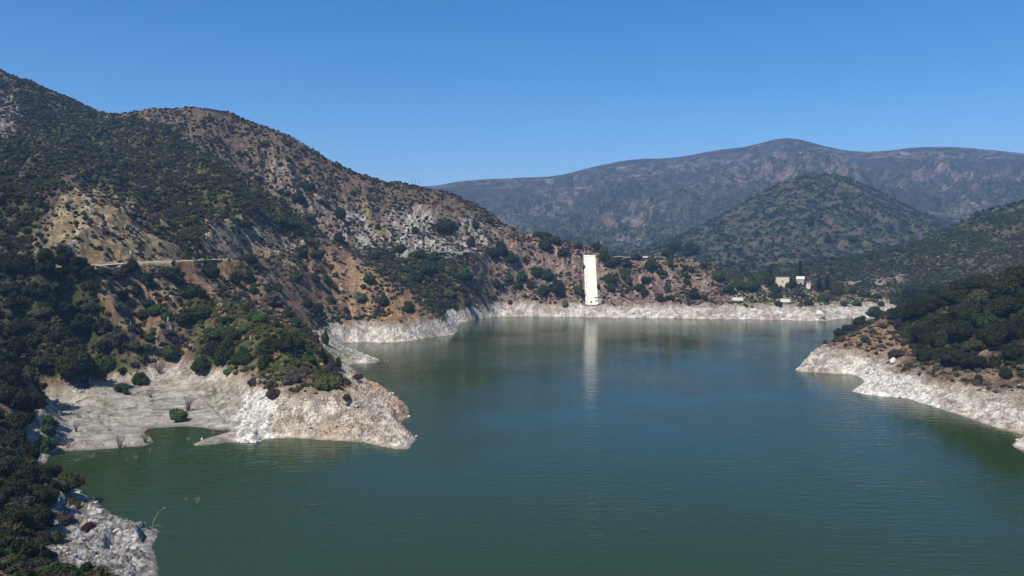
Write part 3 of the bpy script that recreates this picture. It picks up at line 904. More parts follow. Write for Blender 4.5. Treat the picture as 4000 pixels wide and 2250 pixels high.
def mesh_from(name, verts, faces, mats, leaf=None, matidx=None, smooth_=False):
    me = bpy.data.meshes.new(name)
    verts = np.asarray(verts, np.float32)
    sizes = np.array([len(f) for f in faces], np.int32)
    flatf = np.concatenate([np.asarray(f, np.int32) for f in faces]) if len(faces) else np.zeros(0, np.int32)
    me.vertices.add(len(verts)); me.loops.add(flatf.size); me.polygons.add(len(faces))
    me.vertices.foreach_set('co', verts.ravel())
    me.loops.foreach_set('vertex_index', flatf)
    st = np.concatenate([[0], np.cumsum(sizes)[:-1]]).astype(np.int32)
    me.polygons.foreach_set('loop_start', st)
    if matidx is not None:
        me.polygons.foreach_set('material_index', np.asarray(matidx, np.int32))
    me.polygons.foreach_set('use_smooth', np.full(len(faces), smooth_))
    me.update(calc_edges=True)
    for m in mats:
        me.materials.append(m)
    if leaf is not None:
        at = me.attributes.new('leaf', 'FLOAT', 'POINT')
        at.data.foreach_set('value', np.asarray(leaf, np.float32))
    return me


def icosphere(sub):
    import bmesh
    b = bmesh.new()
    bmesh.ops.create_icosphere(b, subdivisions=sub, radius=1)
    v = np.array([x.co[:] for x in b.verts])
    f = [[x.index for x in fc.verts] for fc in b.faces]
    b.free()
    return v, f


ICO2, ICO3 = icosphere(2), icosphere(3)


def crown_geo(seed, nleaf, leafsize, nblob=14, shape='dome', sub=3, core=0.86):
    """unit crown: about 1 wide, base at z=0. Returns verts, faces, leaf values"""
    r = np.random.default_rng(seed)
    bl = []
    for i in range(nblob):
        t = r.random() * 2 * np.pi
        if shape == 'dome':
            rr = 0.37 * math.sqrt(r.random()); z = 0.12 + 0.36 * r.random() * (1.1 - 2 * rr)
            rad = 0.09 + 0.12 * r.random()
        elif shape == 'tall':
            rr = 0.26 * math.sqrt(r.random()); z = 0.25 + 0.85 * r.random()
            rad = (0.16 + 0.08 * r.random()) * (1.15 - 0.35 * z)
        elif shape == 'oak':
            rr = 0.36 * math.sqrt(r.random()); z = 0.26 + 0.42 * r.random() * (1 - rr)
            rad = 0.13 + 0.08 * r.random()
        else:
            rr = 0.34 * math.sqrt(r.random()); z = 0.15 + 0.2 * r.random() * (1 - rr)
            rad = 0.12 + 0.08 * r.random()
        bl.append((rr * math.cos(t), rr * math.sin(t), z, rad))
    bl = np.array(bl)
    # a dark lumpy core under the leaves
    vs, fs, lv = [], [], []
    base = 0
    iv, ifc = ICO2
    for b in bl:
        p = iv * b[3] * core
        nz = np.sin(p[:, 0] * 41 + b[0] * 9) * np.cos(p[:, 1] * 37 + b[1] * 11) + np.sin(p[:, 2] * 45)
        p = p * (1 + 0.09 * nz[:, None]) + b[:3]
        p[:, 2] = np.maximum(p[:, 2], -0.05)
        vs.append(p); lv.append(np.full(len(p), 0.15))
        fs += [[i + base for i in f] for f in ifc]
        base += len(p)
    # leaf sprays
    w = bl[:, 3] ** 2
    bi = r.choice(len(bl), nleaf * 2, p=w / w.sum())
    d = r.normal(size=(nleaf * 2, 3)); d /= np.linalg.norm(d, axis=1)[:, None]
    d[:, 2] = np.where(d[:, 2] < -0.3, -d[:, 2], d[:, 2])
    rad = bl[bi, 3] * (0.88 + 0.5 * r.random(nleaf * 2) ** 2.5)
    pos = bl[bi, :3] + d * rad[:, None]
    # drop those buried in other lumps
    dd = np.linalg.norm(pos[:, None] - bl[None, :, :3], axis=2) / bl[None, :, 3]
    ok = np.where(dd.min(1) > 0.82)[0][:nleaf]
    pos, d, bi = pos[ok], d[ok], bi[ok]
    n = len(pos)
    nrm = d + r.normal(size=(n, 3)) * 0.55
    nrm /= np.linalg.norm(nrm, axis=1)[:, None]
    t = np.cross(nrm, r.normal(size=(n, 3))); t /= np.linalg.norm(t, axis=1)[:, None]
    b2 = np.cross(nrm, t)
    s = leafsize * (0.55 + 0.9 * r.random(n))[:, None]
    q = np.stack([pos - t * s - b2 * s * 0.5, pos + t * s * 0.3 - b2 * s * 0.8, pos + t * s + b2 * s * 0.5, pos - t * s * 0.3 + b2 * s * 0.8], 1)
    vs.append(q.reshape(-1, 3))
    blv = r.random(len(bl))
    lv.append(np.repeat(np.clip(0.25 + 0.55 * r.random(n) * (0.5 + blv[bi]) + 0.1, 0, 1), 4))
    fi = base + np.arange(n * 4).reshape(-1, 4)
    fs += fi.tolist()
    return np.concatenate(vs), fs, np.concatenate(lv)


def tube(pts, rads, n=6):
    vs, fs = [], []
    pts = [Vector(p) for p in pts]
    for i, p in enumerate(pts):
        d = (pts[min(i + 1, len(pts) - 1)] - pts[max(i - 1, 0)])
        if d.length < 1e-6: d = Vector((0, 0, 1))
        d.normalize()
        u = d.cross(Vector((0.3, 0.9, 0.1))).normalized()
        v = d.cross(u)
        for k_ in range(n):
            t = 2 * math.pi * k_ / n
            vs.append(tuple(p + (u * math.cos(t) + v * math.sin(t)) * rads[i]))
    for i in range(len(pts) - 1):
        for k_ in range(n):
            a, b = i * n + k_, i * n + (k_ + 1) % n
            fs.append([a, b, b + n, a + n])
    fs.append(list(range(n))[::-1]); fs.append([(len(pts) - 1) * n + k_ for k_ in range(n)])
    return vs, fs


class MB:
    def __init__(s): s.v, s.f = [], []

    def add(s, v, f):
        b = len(s.v); s.v += [tuple(x) for x in v]; s.f += [[i + b for i in q] for q in f]

    def tube(s, *a, **k): s.add(*tube(*a, **k))

    def box(s, c, sz, rot=0, bevel=0.0):
        cx, cyy, cz = c; hx, hy, hz = sz[0] / 2, sz[1] / 2, sz[2] / 2
        v = []
        for dx, dy, dz in [(-1, -1, -1), (1, -1, -1), (1, 1, -1), (-1, 1, -1), (-1, -1, 1), (1, -1, 1), (1, 1, 1), (-1, 1, 1)]:
            x, y, z = dx * hx, dy * hy, dz * hz
            v.append((cx + x * math.cos(rot) - y * math.sin(rot), cyy + x * math.sin(rot) + y * math.cos(rot), cz + z))
        s.add(v, [[0, 3, 2, 1], [4, 5, 6, 7], [0, 1, 5, 4], [1, 2, 6, 5], [2, 3, 7, 6], [3, 0, 4, 7]])

    def obj(s, name, mat, parent=None, smooth_=False):
        me = mesh_from(name, s.v, s.f, [mat], smooth_=smooth_)
        o = bpy.data.objects.new(name, me); col.objects.link(o)
        if parent is not None: o.parent = parent
        return o


def empty(name, loc, rz=0.0, sc=1.0):
    o = bpy.data.objects.new(name, None)
    o.empty_display_size = 1
    o.location = loc; o.rotation_euler = (0, 0, rz); o.scale = (sc, sc, sc) if not hasattr(sc, '__len__') else sc
    col.objects.link(o)
    return o


def trunk_geo(seed, top=0.45, r0=0.035, limbs=5, spread=0.3):
    r = random.Random(seed)
    m = MB()
    m.tube([(0, 0, -0.15), (0.01, 0, top * 0.4), (-0.01, 0.02, top)], [r0, r0 * 0.8, r0 * 0.5])
    for i in range(limbs):
        t = 6.28 * i / limbs + r.random()
        z0 = top * (0.35 + 0.5 * r.random())
        m.tube([(0, 0, z0), (math.cos(t) * spread * 0.5, math.sin(t) * spread * 0.5, z0 + 0.1), (math.cos(t) * spread, math.sin(t) * spread, z0 + 0.22)], [r0 * 0.5, r0 * 0.35, r0 * 0.12], n=5)
    return m


def conifer_geo(seed):
    r = np.random.default_rng(seed)
    vs, fs, lv = [], [], []
    base = 0
    for i in range(26):
        z = 0.25 + 1.75 * i / 26
        rad = 0.42 * (1 - (z - 0.2) / 1.95) + 0.03
        for k_ in range(9):
            t = 6.28 * (k_ / 9 + r.random() * 0.15) + i
            L = rad * (0.75 + 0.5 * r.random())
            for s in range(7):
                f0 = (s + 0.6) / 7
                p = np.array([math.cos(t) * L * f0, math.sin(t) * L * f0, z - 0.16 * L * f0 + r.normal() * 0.012])
                w = 0.055 * (1.1 - 0.6 * f0)
                tt = np.array([-math.sin(t), math.cos(t), 0]) + r.normal(size=3) * 0.3
                rr = np.array([math.cos(t), math.sin(t), -0.3]) + r.normal(size=3) * 0.2
                vs.append([p - tt * w, p + rr * w * 1.2, p + tt * w, p - rr * w * 0.8])
                lv += [0.2 + 0.5 * f0 * r.random() + 0.1] * 4
                fs.append([base, base + 1, base + 2, base + 3]); base += 4
    return np.array(vs).reshape(-1, 3), fs, np.array(lv)


def twig_geo(seed, n=26, h=1.0, spread=0.5, r0=0.014, sub=3):
    r = random.Random(seed)
    m = MB()
    for i in range(n):
        t = r.random() * 6.28; s = spread * (0.25 + 0.75 * r.random())
        hh = h * (0.55 + 0.45 * r.random())
        p0 = Vector((math.cos(t) * 0.05, math.sin(t) * 0.05, -0.05))
        p1 = Vector((math.cos(t) * s * 0.35, math.sin(t) * s * 0.35, hh * 0.45))
        p2 = Vector((math.cos(t + 0.2) * s, math.sin(t + 0.2) * s, hh))
        m.tube([p0, p1, p2], [r0, r0 * 0.7, r0 * 0.25], n=4)
        for k_ in range(sub):
            f0 = 0.3 + 0.6 * r.random()
            q0 = p1.lerp(p2, f0)
            q1 = q0 + Vector((r.uniform(-1, 1), r.uniform(-1, 1), r.uniform(0.2, 1.2))) * 0.16 * h
            m.tube([q0, q1], [r0 * 0.45, r0 * 0.15], n=3)
    return m


# colours of the crowns (reflectance)
TONE = {'d': (0.029, 0.040, 0.009), 'g': (0.044, 0.070, 0.013), 'b': (0.075, 0.125, 0.035), 'y': (0.085, 0.088, 0.032), 'r': (0.085, 0.040, 0.030), 'p': (0.075, 0.066, 0.055)}
TONEW = {'d': 'dark green', 'g': 'mid green', 'b': 'bright green', 'y': 'olive yellow', 'r': 'reddish brown', 'p': 'greyish brown'}

crown_meshes = {}
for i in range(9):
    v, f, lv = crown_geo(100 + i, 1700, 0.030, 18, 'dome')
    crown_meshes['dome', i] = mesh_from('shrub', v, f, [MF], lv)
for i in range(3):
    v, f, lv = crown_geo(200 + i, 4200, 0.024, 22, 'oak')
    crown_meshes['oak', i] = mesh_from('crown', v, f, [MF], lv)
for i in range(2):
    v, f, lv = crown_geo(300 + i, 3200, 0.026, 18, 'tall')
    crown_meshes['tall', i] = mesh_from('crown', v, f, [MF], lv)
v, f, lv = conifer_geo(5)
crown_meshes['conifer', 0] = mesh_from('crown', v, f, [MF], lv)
trunk_mesh = {'oak': trunk_geo(1).obj('trunk_source', MBARK).data, 'tall': trunk_geo(2, 0.9, 0.035, 6, 0.22).obj('trunk_source', MBARK).data,
              'conifer': trunk_geo(3, 1.95, 0.03, 1, 0.05).obj('trunk_source', MBARK).data}
for o in [o for o in col.objects if o.name.startswith('trunk_source')]:
    bpy.data.objects.remove(o)

# ------------------------------------------------------------------ hand-placed plants, read off the photograph
CROPS = {1: (0, 161, .3556), 2: (579.6, 354.2, .3111), 3: (1223.6, 547.4, .25), 4: (1738.8, 289.8, .3555), 5: (0, 644, .3556), 6: (450.8, 708.4, .3333), 7: (0, 1030.4, .2889), 8: (1932, 708.4, .3333)}
PL = {
 3: [(590,290,150,140,'d'),(700,235,110,70,'d'),(570,190,190,75,'d'),(935,295,90,60,'d'),(1115,300,110,80,'d'),(1180,330,90,80,'g'),(765,360,90,80,'d'),(445,370,38,40,'d'),(395,440,70,60,'d'),
     (1185,410,95,80,'d'),(1235,465,110,85,'d'),(1400,460,110,85,'d'),(1320,455,120,65,'d'),(1505,400,95,70,'d'),(1640,475,125,120,'d'),(1740,495,42,42,'d'),(1755,550,95,60,'d'),(1850,460,80,120,'g'),
     (1305,580,52,42,'d'),(1400,590,115,105,'g'),(1245,630,115,105,'d'),(1610,635,92,82,'d'),(1780,620,62,42,'y'),(2000,520,62,60,'d'),(2065,545,62,60,'d'),(2000,592,72,52,'d'),(2015,652,76,56,'g'),
     (1245,712,92,82,'d'),(1130,697,52,60,'d'),(1540,706,112,60,'d'),(1592,770,82,92,'d'),(1820,712,82,105,'g'),(1755,825,82,68,'d'),(1850,820,92,50,'d'),(2095,770,140,105,'d'),(2185,820,82,52,'d'),
     (930,765,102,115,'g'),(700,712,162,150,'d'),(560,732,112,110,'d'),(762,772,82,80,'d'),(500,562,132,90,'d'),(620,592,122,112,'d'),(440,690,82,82,'d'),(390,800,52,32,'d'),(110,672,132,70,'d'),
     (232,622,92,92,'g'),(350,602,102,92,'g'),(320,692,92,82,'d'),(792,872,66,80,'b'),(235,870,52,46,'r'),(642,865,26,30,'r'),(685,860,30,24,'r'),(1054,868,27,30,'r'),(984,505,30,50,'d'),(1188,805,42,32,'d'),
     (130,330,170,130,'d'),(250,430,150,100,'d'),(60,370,110,100,'d'),(1285,370,50,36,'d'),(1370,480,70,60,'p'),(1430,640,60,90,'p'),(1800,560,50,40,'g'),(2185,480,90,40,'d')],
 2: [(1058,1277,108,88,'b'),(848,1195,62,56,'g'),(785,1145,66,66,'d'),(858,1090,46,46,'g'),(682,1122,82,80,'d'),(190,1207,92,82,'g'),(530,1102,102,82,'g'),(92,1062,122,105,'y'),(160,962,142,80,'d'),
     (625,817,102,60,'g'),(570,912,92,82,'d'),(700,932,112,82,'d'),(390,1190,82,72,'d'),(330,1292,142,100,'p'),(615,1322,82,72,'d'),(712,1362,92,90,'d'),(815,1292,82,70,'g'),(937,1372,52,50,'d'),
     (1240,1292,92,92,'d'),(1432,1352,102,82,'g'),(1200,1387,72,60,'p'),(1080,1190,52,36,'d'),(1370,872,122,70,'d'),(1545,932,112,82,'d'),(1660,942,122,82,'g'),(1890,1102,132,92,'g'),(1990,1237,72,72,'d'),
     (1912,1312,72,70,'d'),(1945,822,72,92,'d'),(1490,722,62,60,'d'),(1190,705,52,42,'d'),(1760,692,172,110,'d'),(1982,692,62,62,'d'),(957,747,30,27,'d'),(232,322,62,50,'d'),(412,425,46,46,'d'),
     (457,425,42,42,'p'),(160,277,37,32,'d'),(472,157,50,40,'d'),(272,32,82,42,'g'),(600,252,82,60,'g'),(547,472,112,90,'d'),(630,372,102,70,'d'),(890,592,82,90,'d'),(990,435,52,42,'d'),(832,452,62,37,'d'),
     (732,512,52,42,'d'),(780,532,62,50,'d'),(632,622,92,60,'p'),(2085,640,90,50,'g'),(1270,350,60,30,'d'),(1070,300,50,24,'d'),(990,260,46,24,'d'),(765,160,36,20,'d'),(840,190,46,24,'d'),(1345,215,2,2,'d'),
     (1500,1105,130,90,'d'),(880,790,90,80,'d'),(545,760,90,60,'d'),(380,640,180,80,'g'),(470,665,150,70,'g'),(110,680,120,60,'d'),(1760,1240,90,60,'y'),(1130,940,130,60,'g'),(1600,1060,120,80,'d'),(1120,1120,90,70,'g')],
 5: [(715,117,82,62,'d'),(922,92,102,105,'d'),(850,132,122,90,'p'),(1045,162,92,82,'d'),(1210,127,172,80,'d'),(1242,172,82,50,'g'),(1480,112,112,118,'d'),(1342,262,192,112,'d'),(1045,337,92,62,'d'),
     (870,282,92,92,'d'),(962,242,102,82,'d'),(640,237,132,82,'d'),(850,372,122,60,'y'),(1010,412,92,62,'d'),(1120,382,112,70,'g'),(1310,430,132,120,'d'),(1410,410,132,100,'g'),(1190,432,92,60,'g'),
     (1700,110,110,100,'y'),(1660,172,82,82,'d'),(1740,392,52,52,'d'),(640,397,122,80,'p'),(450,372,152,72,'d'),(310,512,102,72,'g'),(830,602,152,130,'p'),(1000,872,112,92,'g'),
     (860,947,112,60,'g'),(1430,782,142,92,'d'),(1592,702,152,160,'d'),(1500,652,142,100,'d'),(1722,702,92,112,'d'),(1620,812,72,52,'b'),(1190,702,132,92,'g'),(1042,662,82,42,'g'),(1740,512,92,52,'b'),
     (310,782,162,90,'y'),(190,852,150,110,'y'),(1060,590,80,60,'g'),(950,640,80,70,'y'),(1540,560,180,90,'g'),(1640,560,140,90,'d'),(1180,560,70,40,'p'),(600,500,150,100,'d'),(420,560,170,110,'d'),(240,600,180,120,'d'),
     (120,500,170,110,'d'),(90,640,190,120,'d'),(730,500,120,90,'d'),(250,260,150,90,'d'),(420,250,130,80,'g'),(120,330,170,100,'d'),(300,420,150,80,'y'),(760,660,120,80,'d'),(90,230,150,80,'d'),(500,640,170,100,'d')],
 6: [(380,700-0,2,2,'d'),(690,500,150,140,'d'),(810,480,150,120,'d'),(900,470,110,100,'d'),(660,620,110,120,'d'),(1120,770,150,100,'y'),(860,730,140,90,'p'),(500,580,90,130,'d'),(360,500,110,140,'g'),(170,630,150,100,'d'),
     (1100,430,70,110,'g'),(1020,455,90,60,'r'),(720,850,90,70,'r'),(1265,890,70,50,'r'),(1205,640,50,100,'d'),(1080,570,80,110,'d'),(980,590,110,70,'g'),(620,290,110,90,'b'),(740,330,70,60,'d'),(880,310,110,70,'g'),
     (800,250,120,60,'d'),(500,370,80,50,'b'),(350,300,90,60,'d'),(560,280,90,60,'g'),(960,400,90,60,'g'),(1340,720,90,50,'r'),(1210,720,70,60,'d'),(370,690,70,40,'b'),(440,600,90,90,'d'),(1150,650,80,80,'p'),(940,690,100,70,'p'),(700,780,80,60,'y')],
 8: [(705,312,122,82,'d'),(548,382,92,56,'d'),(610,352,92,60,'d'),(822,242,132,82,'g'),(431,457,32,34,'g'),(870,342,42,46,'p'),(990,332,72,82,'p'),(950,545,112,70,'p'),(1240,440,130,110,'d'),(1000,240,152,110,'d'),
     (1700,612,102,90,'d'),(1800,692,92,80,'d'),(1910,622,72,70,'d'),(990,152,112,70,'g'),(930,270,60,50,'g'),(1500,640,50,60,'d'),(730,440,90,50,'y'),(1220,560,90,60,'p')],
 4: [(615,1337,42,40,'d'),(835,1332,62,40,'d'),(700,1202,80,70,'d'),(490,1152,122,82,'g'),(1050,1257,82,50,'d'),(1140,1247,52,50,'d'),(1165,1332,62,40,'g'),(1340,1337,42,40,'d'),(930,1302,92,50,'g'),
     (962,882,62,60,'d'),(1140,882,62,42,'d'),(540,1180,90,90,'d'),(600,1230,90,60,'d'),(330,1200,110,70,'g'),(200,1140,120,60,'g'),(420,1220,110,70,'d'),(260,1240,90,50,'d'),(1220,1270,90,50,'d'),(1440,1275,90,36,'d'),(1300,1280,70,36,'d'),
     (600,1280,80,36,'d'),(1080,1330,60,30,'p'),(760,1260,60,60,'p'),(400,1020,40,30,'d'),(845,760,50,90,'d')],
 7: [(680,852,112,82,'y'),(562,942,142,112,'p'),(222,852,200,160,'p'),(762,1032,120,70,'r'),(500,1120,130,80,'g'),(60,1340,240,110,'y'),(250,1370,110,90,'p'),(620,810,100,60,'y')],
}
# bigger plants: (crop, x, y, w, h, tone, kind)
BIG = [(5,330,95,135,190,'d','tall'),(5,455,85,130,165,'d','tall'),(5,560,100,130,150,'d','tall'),(5,60,80,150,180,'d','oak'),(5,175,95,140,170,'d','oak'),(5,620,150,100,95,'d','oak'),
       (5,540,790,250,210,'d','oak'),(5,720,805,190,170,'g','oak'),(5,60,850,190,180,'d','oak'),(5,90,1010,220,170,'d','oak'),(5,220,1050,200,160,'d','oak'),(5,130,1180,200,150,'d','oak'),
       (5,350,1240,130,150,'b','tall'),(5,330,1350,120,115,'b','oak'),(5,1260,1132,110,110,'b','oak'),
       (7,610,650,240,180,'y','oak'),(7,390,570,230,170,'d','oak'),(7,90,300,260,230,'d','oak'),(7,240,400,200,190,'d','oak'),(7,60,520,240,200,'d','oak'),(7,220,590,240,200,'d','oak'),(7,120,740,260,220,'d','oak'),(7,360,760,250,220,'d','oak'),
       (7,330,930,240,190,'d','oak'),(7,110,960,250,210,'d','oak'),(7,60,1140,230,150,'d','oak'),
       (3,1905,300,130,150,'d','oak'),(3,2050,335,160,140,'d','oak'),(3,1830,370,120,90,'d','oak'),
       (8,1160,430,170,150,'d','oak'),(8,1180,570,125,105,'d','oak'),(8,1110,230,150,130,'d','oak'),(8,1300,340,180,140,'d','oak'),(8,1300,470,150,120,'d','oak'),(8,1450,400,180,150,'d','oak'),(8,1560,505,160,90,'y','oak'),(8,1400,580,200,120,'d','oak'),
       (8,1700,430,200,170,'d','oak'),(8,1860,400,200,190,'d','oak'),(8,1850,560,150,110,'d','oak'),(8,1240,190,180,120,'d','oak'),(8,1500,250,210,140,'d','oak'),(8,1620,160,200,140,'y','oak'),(8,1800,220,220,170,'d','oak'),(8,1400,150,200,120,'d','oak'),
       (8,1090,130,170,110,'d','oak'),(8,1780,90,230,150,'d','oak'),(8,1600,40,210,120,'d','oak'),(8,1900,0,200,150,'d','oak'),(8,1450,60,180,110,'d','oak'),(8,1560,620,170,100,'d','oak'),(8,1620,330,170,120,'g','oak'),
       (4,770,1105,75,115,'d','conifer'),(4,905,1215,95,90,'d','conifer'),(4,960,1200,85,95,'d','conifer'),(4,560,1130,60,110,'d','conifer'),
       (4,1600,1240,190,110,'d','oak'),(4,1720,1235,150,100,'d','oak')]

ZONES = [
 ('at the foot of the near left bank', lambda U, V, D: D < 262 and V > 1230),
 ('on the dark bank at the left edge', lambda U, V, D: D < 345 and U < 200),
 ('in the small cove by the mud flat', lambda U, V, D: D < 420 and U < 480 and V > 930),
 ('on the crest of the right headland', lambda U, V, D: U > 1950 and D < 600 and V < 860 and U < 2260),
 ('on the slope above the white boulder', lambda U, V, D: U > 1950 and D < 600 and U < 2330),
 ('along the top of the right headland', lambda U, V, D: U > 1950 and D < 620 and V < 790),
 ('just above the cracked rock at right', lambda U, V, D: U > 1950 and D < 620 and V > 870),
 ('among the trees of the right headland', lambda U, V, D: U > 1950 and D < 620),
 ('on the end of the headland above its cliff', lambda U, V, D: D < 470 and U > 680),
 ('on the dark slope left of the gully', lambda U, V, D: D < 470 and U < 330 and V > 780),
 ('around the gully above the mud flat', lambda U, V, D: D < 470 and U < 480 and V > 780),
 ('on the back of the headland', lambda U, V, D: D < 520 and V > 780),
 ('on the road bank left of the car', lambda U, V, D: D < 530 and U < 470 and V < 720),
 ('on the slope under the road bend', lambda U, V, D: D < 530 and U < 470),
 ('just below the parked car', lambda U, V, D: D < 560 and V < 730 and U < 620),
 ('on the brown slope under the car', lambda U, V, D: D < 560 and U < 720),
 ('beside the orange bare streak', lambda U, V, D: D < 720 and 760 < U < 960 and V > 640),
 ('on the spur running down to the cove', lambda U, V, D: D < 720 and V > 640),
 ('on the green shoulder above the road', lambda U, V, D: D < 790 and V <= 640),
 ('above the small retaining wall', lambda U, V, D: U < 1300 and D < 1080 and V < 640 and U > 1050),
 ('on the pale rock face', lambda U, V, D: U < 1300 and D < 1080 and V < 640 and U > 840),
 ('on the grey brown hilltop slope', lambda U, V, D: U < 1300 and D < 1100 and V < 640),
 ('in the green gully below the retaining wall', lambda U, V, D: U < 1235 and D < 960),
 ('at the white waterline left of the ramp', lambda U, V, D: U < 1480 and D < 1000 and V > 745),
 ('on the hilltop left of the ramp', lambda U, V, D: U < 1500 and D < 1000 and V < 640),
 ('on the hillside left of the ramp', lambda U, V, D: U < 1490 and D < 1000),
 ('on the skyline right of the ramp', lambda U, V, D: U < 1830 and D < 1060 and V < 672),
 ('low on the hill right of the ramp', lambda U, V, D: U < 1830 and D < 1000 and V > 712),
 ('halfway up the hill right of the ramp', lambda U, V, D: U < 1830 and D < 1000),
 ('around the cream house', lambda U, V, D: D < 1200 and V < 735),
 ('on the grassy far terrace', lambda U, V, D: D < 1200),
 ('on the forested hill behind the house', lambda U, V, D: True),
]
ORD = ['', 'second', 'third', 'fourth', 'fifth', 'sixth', 'seventh', 'eighth', 'ninth', 'tenth', 'eleventh', 'twelfth', 'thirteenth', 'fourteenth', 'fifteenth', 'sixteenth', 'seventeenth', 'eighteenth', 'nineteenth', 'twentieth']
registry = []      # (object, zone, tone, kind word, U, group)


def register(o, U, V, D, tone, word):
    for zi, (nm, fn) in enumerate(ZONES):
        if fn(U, V, D):
            break
    registry.append((o, nm, tone, word, U))


def place_plant(crop, x, y, w, h, tone, kind='dome'):
    if w < 5: return
    ox, oy, k_ = CROPS[crop]
    U, V = ox + x * k_, oy + y * k_
    Wd, Hd = w * k_, h * k_
    p = hit(U, V + Hd * 0.36)
    if p is None: return
    s = Wd * p.y / F
    hh = Hd * p.y / F
    rz = rng.random() * 6.28
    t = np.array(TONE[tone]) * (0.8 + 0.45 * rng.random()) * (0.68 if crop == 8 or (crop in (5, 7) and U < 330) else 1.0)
    if kind == 'dome':
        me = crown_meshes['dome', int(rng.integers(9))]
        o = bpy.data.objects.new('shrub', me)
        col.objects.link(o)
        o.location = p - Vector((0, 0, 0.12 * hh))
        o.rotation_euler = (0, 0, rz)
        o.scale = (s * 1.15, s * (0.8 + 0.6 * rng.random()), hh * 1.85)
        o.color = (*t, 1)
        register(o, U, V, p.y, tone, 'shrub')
        return
    key = (kind, int(rng.integers({'oak': 3, 'tall': 2, 'conifer': 1}[kind])))
    hz = {'oak': 0.92, 'tall': 1.2, 'conifer': 2.0}[kind]
    sc = s / (0.86 if kind == 'conifer' else 0.9)
    zz = hh * (1.4 if crop == 8 else 1.2) / hz
    e = empty('pine_tree' if kind == 'conifer' else 'oak_tree' if kind == 'oak' else 'tree', p - Vector((0, 0, 0.16 * hh)), rz)
    e.scale = (sc, sc, zz)
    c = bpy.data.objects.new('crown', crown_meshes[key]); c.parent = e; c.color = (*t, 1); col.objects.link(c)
    tk = bpy.data.objects.new('trunk', trunk_mesh[kind]); tk.parent = e; col.objects.link(tk)
    register(e, U, V, p.y, tone, {'oak': 'spreading tree', 'tall': 'upright tree', 'conifer': 'conifer'}[kind])


occupied = []
for b in BIG:
    place_plant(*b)
for cid, lst in PL.items():
    for q in lst:
        place_plant(cid, *q)
from collections import defaultdict
zc = defaultdict(list)
for r_ in registry:
    zc[(r_[1], r_[2], r_[3])].append(r_)
for key, lst in zc.items():
    lst.sort(key=lambda q: q[4])
    for i, (o, nm, tone, word, U) in enumerate(lst):
        lab = '%s %s %s' % (TONEW[tone], word, nm)
        if len(lst) > 1:
            if i == 0: lab += ', leftmost of them'
            elif i == len(lst) - 1: lab += ', rightmost of them'
            else: lab += ', %s from the left' % (ORD[i] if i < len(ORD) else 'about number %d' % (i + 1))
        gname = {'shrub': 'shrubs dotted over the slopes', 'conifer': 'conifers by the house'}.get(word, 'trees on the banks')
        tag(o, lab, {'shrub': 'shrub', 'conifer': 'conifer'}.get(word, 'tree'), gname)
print('plants placed', len(registry))

# ------------------------------------------------------------------ chaparral cover nobody could count (instanced stuff)
lib = bpy.data.collections.new('chaparral_source')
stuff_protos = []
for i in range(6):
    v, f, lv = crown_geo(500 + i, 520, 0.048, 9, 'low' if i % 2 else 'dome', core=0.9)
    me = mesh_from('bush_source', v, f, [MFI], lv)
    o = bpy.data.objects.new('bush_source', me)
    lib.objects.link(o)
area = (Y * (acol[1] - acol[0])) * (Y * np.gradient(lr)[:, None])


def scatter(name, label, cat, d0, d1, dens, size0, size1, tones, seed, lo=-0.72, hi=0.74, mfun=None):
    r = np.random.default_rng(seed)
    m = (Y > d0) & (Y < d1) & (A2 > lo) & (A2 < hi) & (Z > 1.2)
    wgt = np.where(m, (veg if mfun is None else mfun) * area, 0).ravel()
    lam = wgt * dens
    cnt = r.poisson(np.minimum(lam, 5))
    ids = np.repeat(np.arange(cnt.size), cnt)
    if len(ids) > 1:
        n = len(ids)
        x = VERT[ids, 0] + (r.random(n) - 0.5) * 1.5
        y = VERT[ids, 1] + (r.random(n) - 0.5) * 1.5
        vv = veg.ravel()[ids]
        size = (size0 + (size1 - size0) * r.random(n) ** 2) * (0.75 + 0.45 * vv)
        z = VERT[ids, 2] - 0.12 * size
        pts = np.stack([x, y, z], -1)
        ti = r.choice(len(tones), n, p=[t[1] for t in tones])
        tc = np.array([t[0] for t in tones])[ti] * (0.7 + 0.6 * r.random(n))[:, None]
        tc = tc * (1 + 0.35 * fbm(x / 40, y / 40, 2, 99))[:, None]
        tc = tc * (1 - 0.25 * np.maximum(m_rgreen, m_near).ravel()[ids][:, None])
        tc = tc * (1 + m_hgreen.ravel()[ids][:, None] * np.array([0.95, 0.60, 0.30]))
        me = bpy.data.meshes.new(name)
        me.vertices.add(n)
        me.vertices.foreach_set('co', pts.astype(np.float32).ravel())
        at = me.attributes.new('tone', 'FLOAT_COLOR', 'POINT'); at.data.foreach_set('color', np.concatenate([tc, np.ones((n, 1))], 1).astype(np.float32).ravel())
        at = me.attributes.new('sc', 'FLOAT_VECTOR', 'POINT')
        hh = 0.75 + 0.7 * r.random(n)
        at.data.foreach_set('vector', np.stack([size, size * (0.8 + 0.4 * r.random(n)), size * hh], -1).astype(np.float32).ravel())
        at = me.attributes.new('rot', 'FLOAT_VECTOR', 'POINT')
        at.data.foreach_set('vector', np.stack([(r.random(n) - .5) * .3, (r.random(n) - .5) * .3, r.random(n) * 6.28], -1).astype(np.float32).ravel())
        at = me.attributes.new('pick', 'INT', 'POINT'); at.data.foreach_set('value', r.integers(0, 6, n).astype(np.int32))
        o = bpy.data.objects.new(name, me)
        col.objects.link(o)
        tag(o, label, cat, kind='stuff')
        md = o.modifiers.new('scatter', 'NODES'); md.node_group = GN
        print(name, n)
        return o


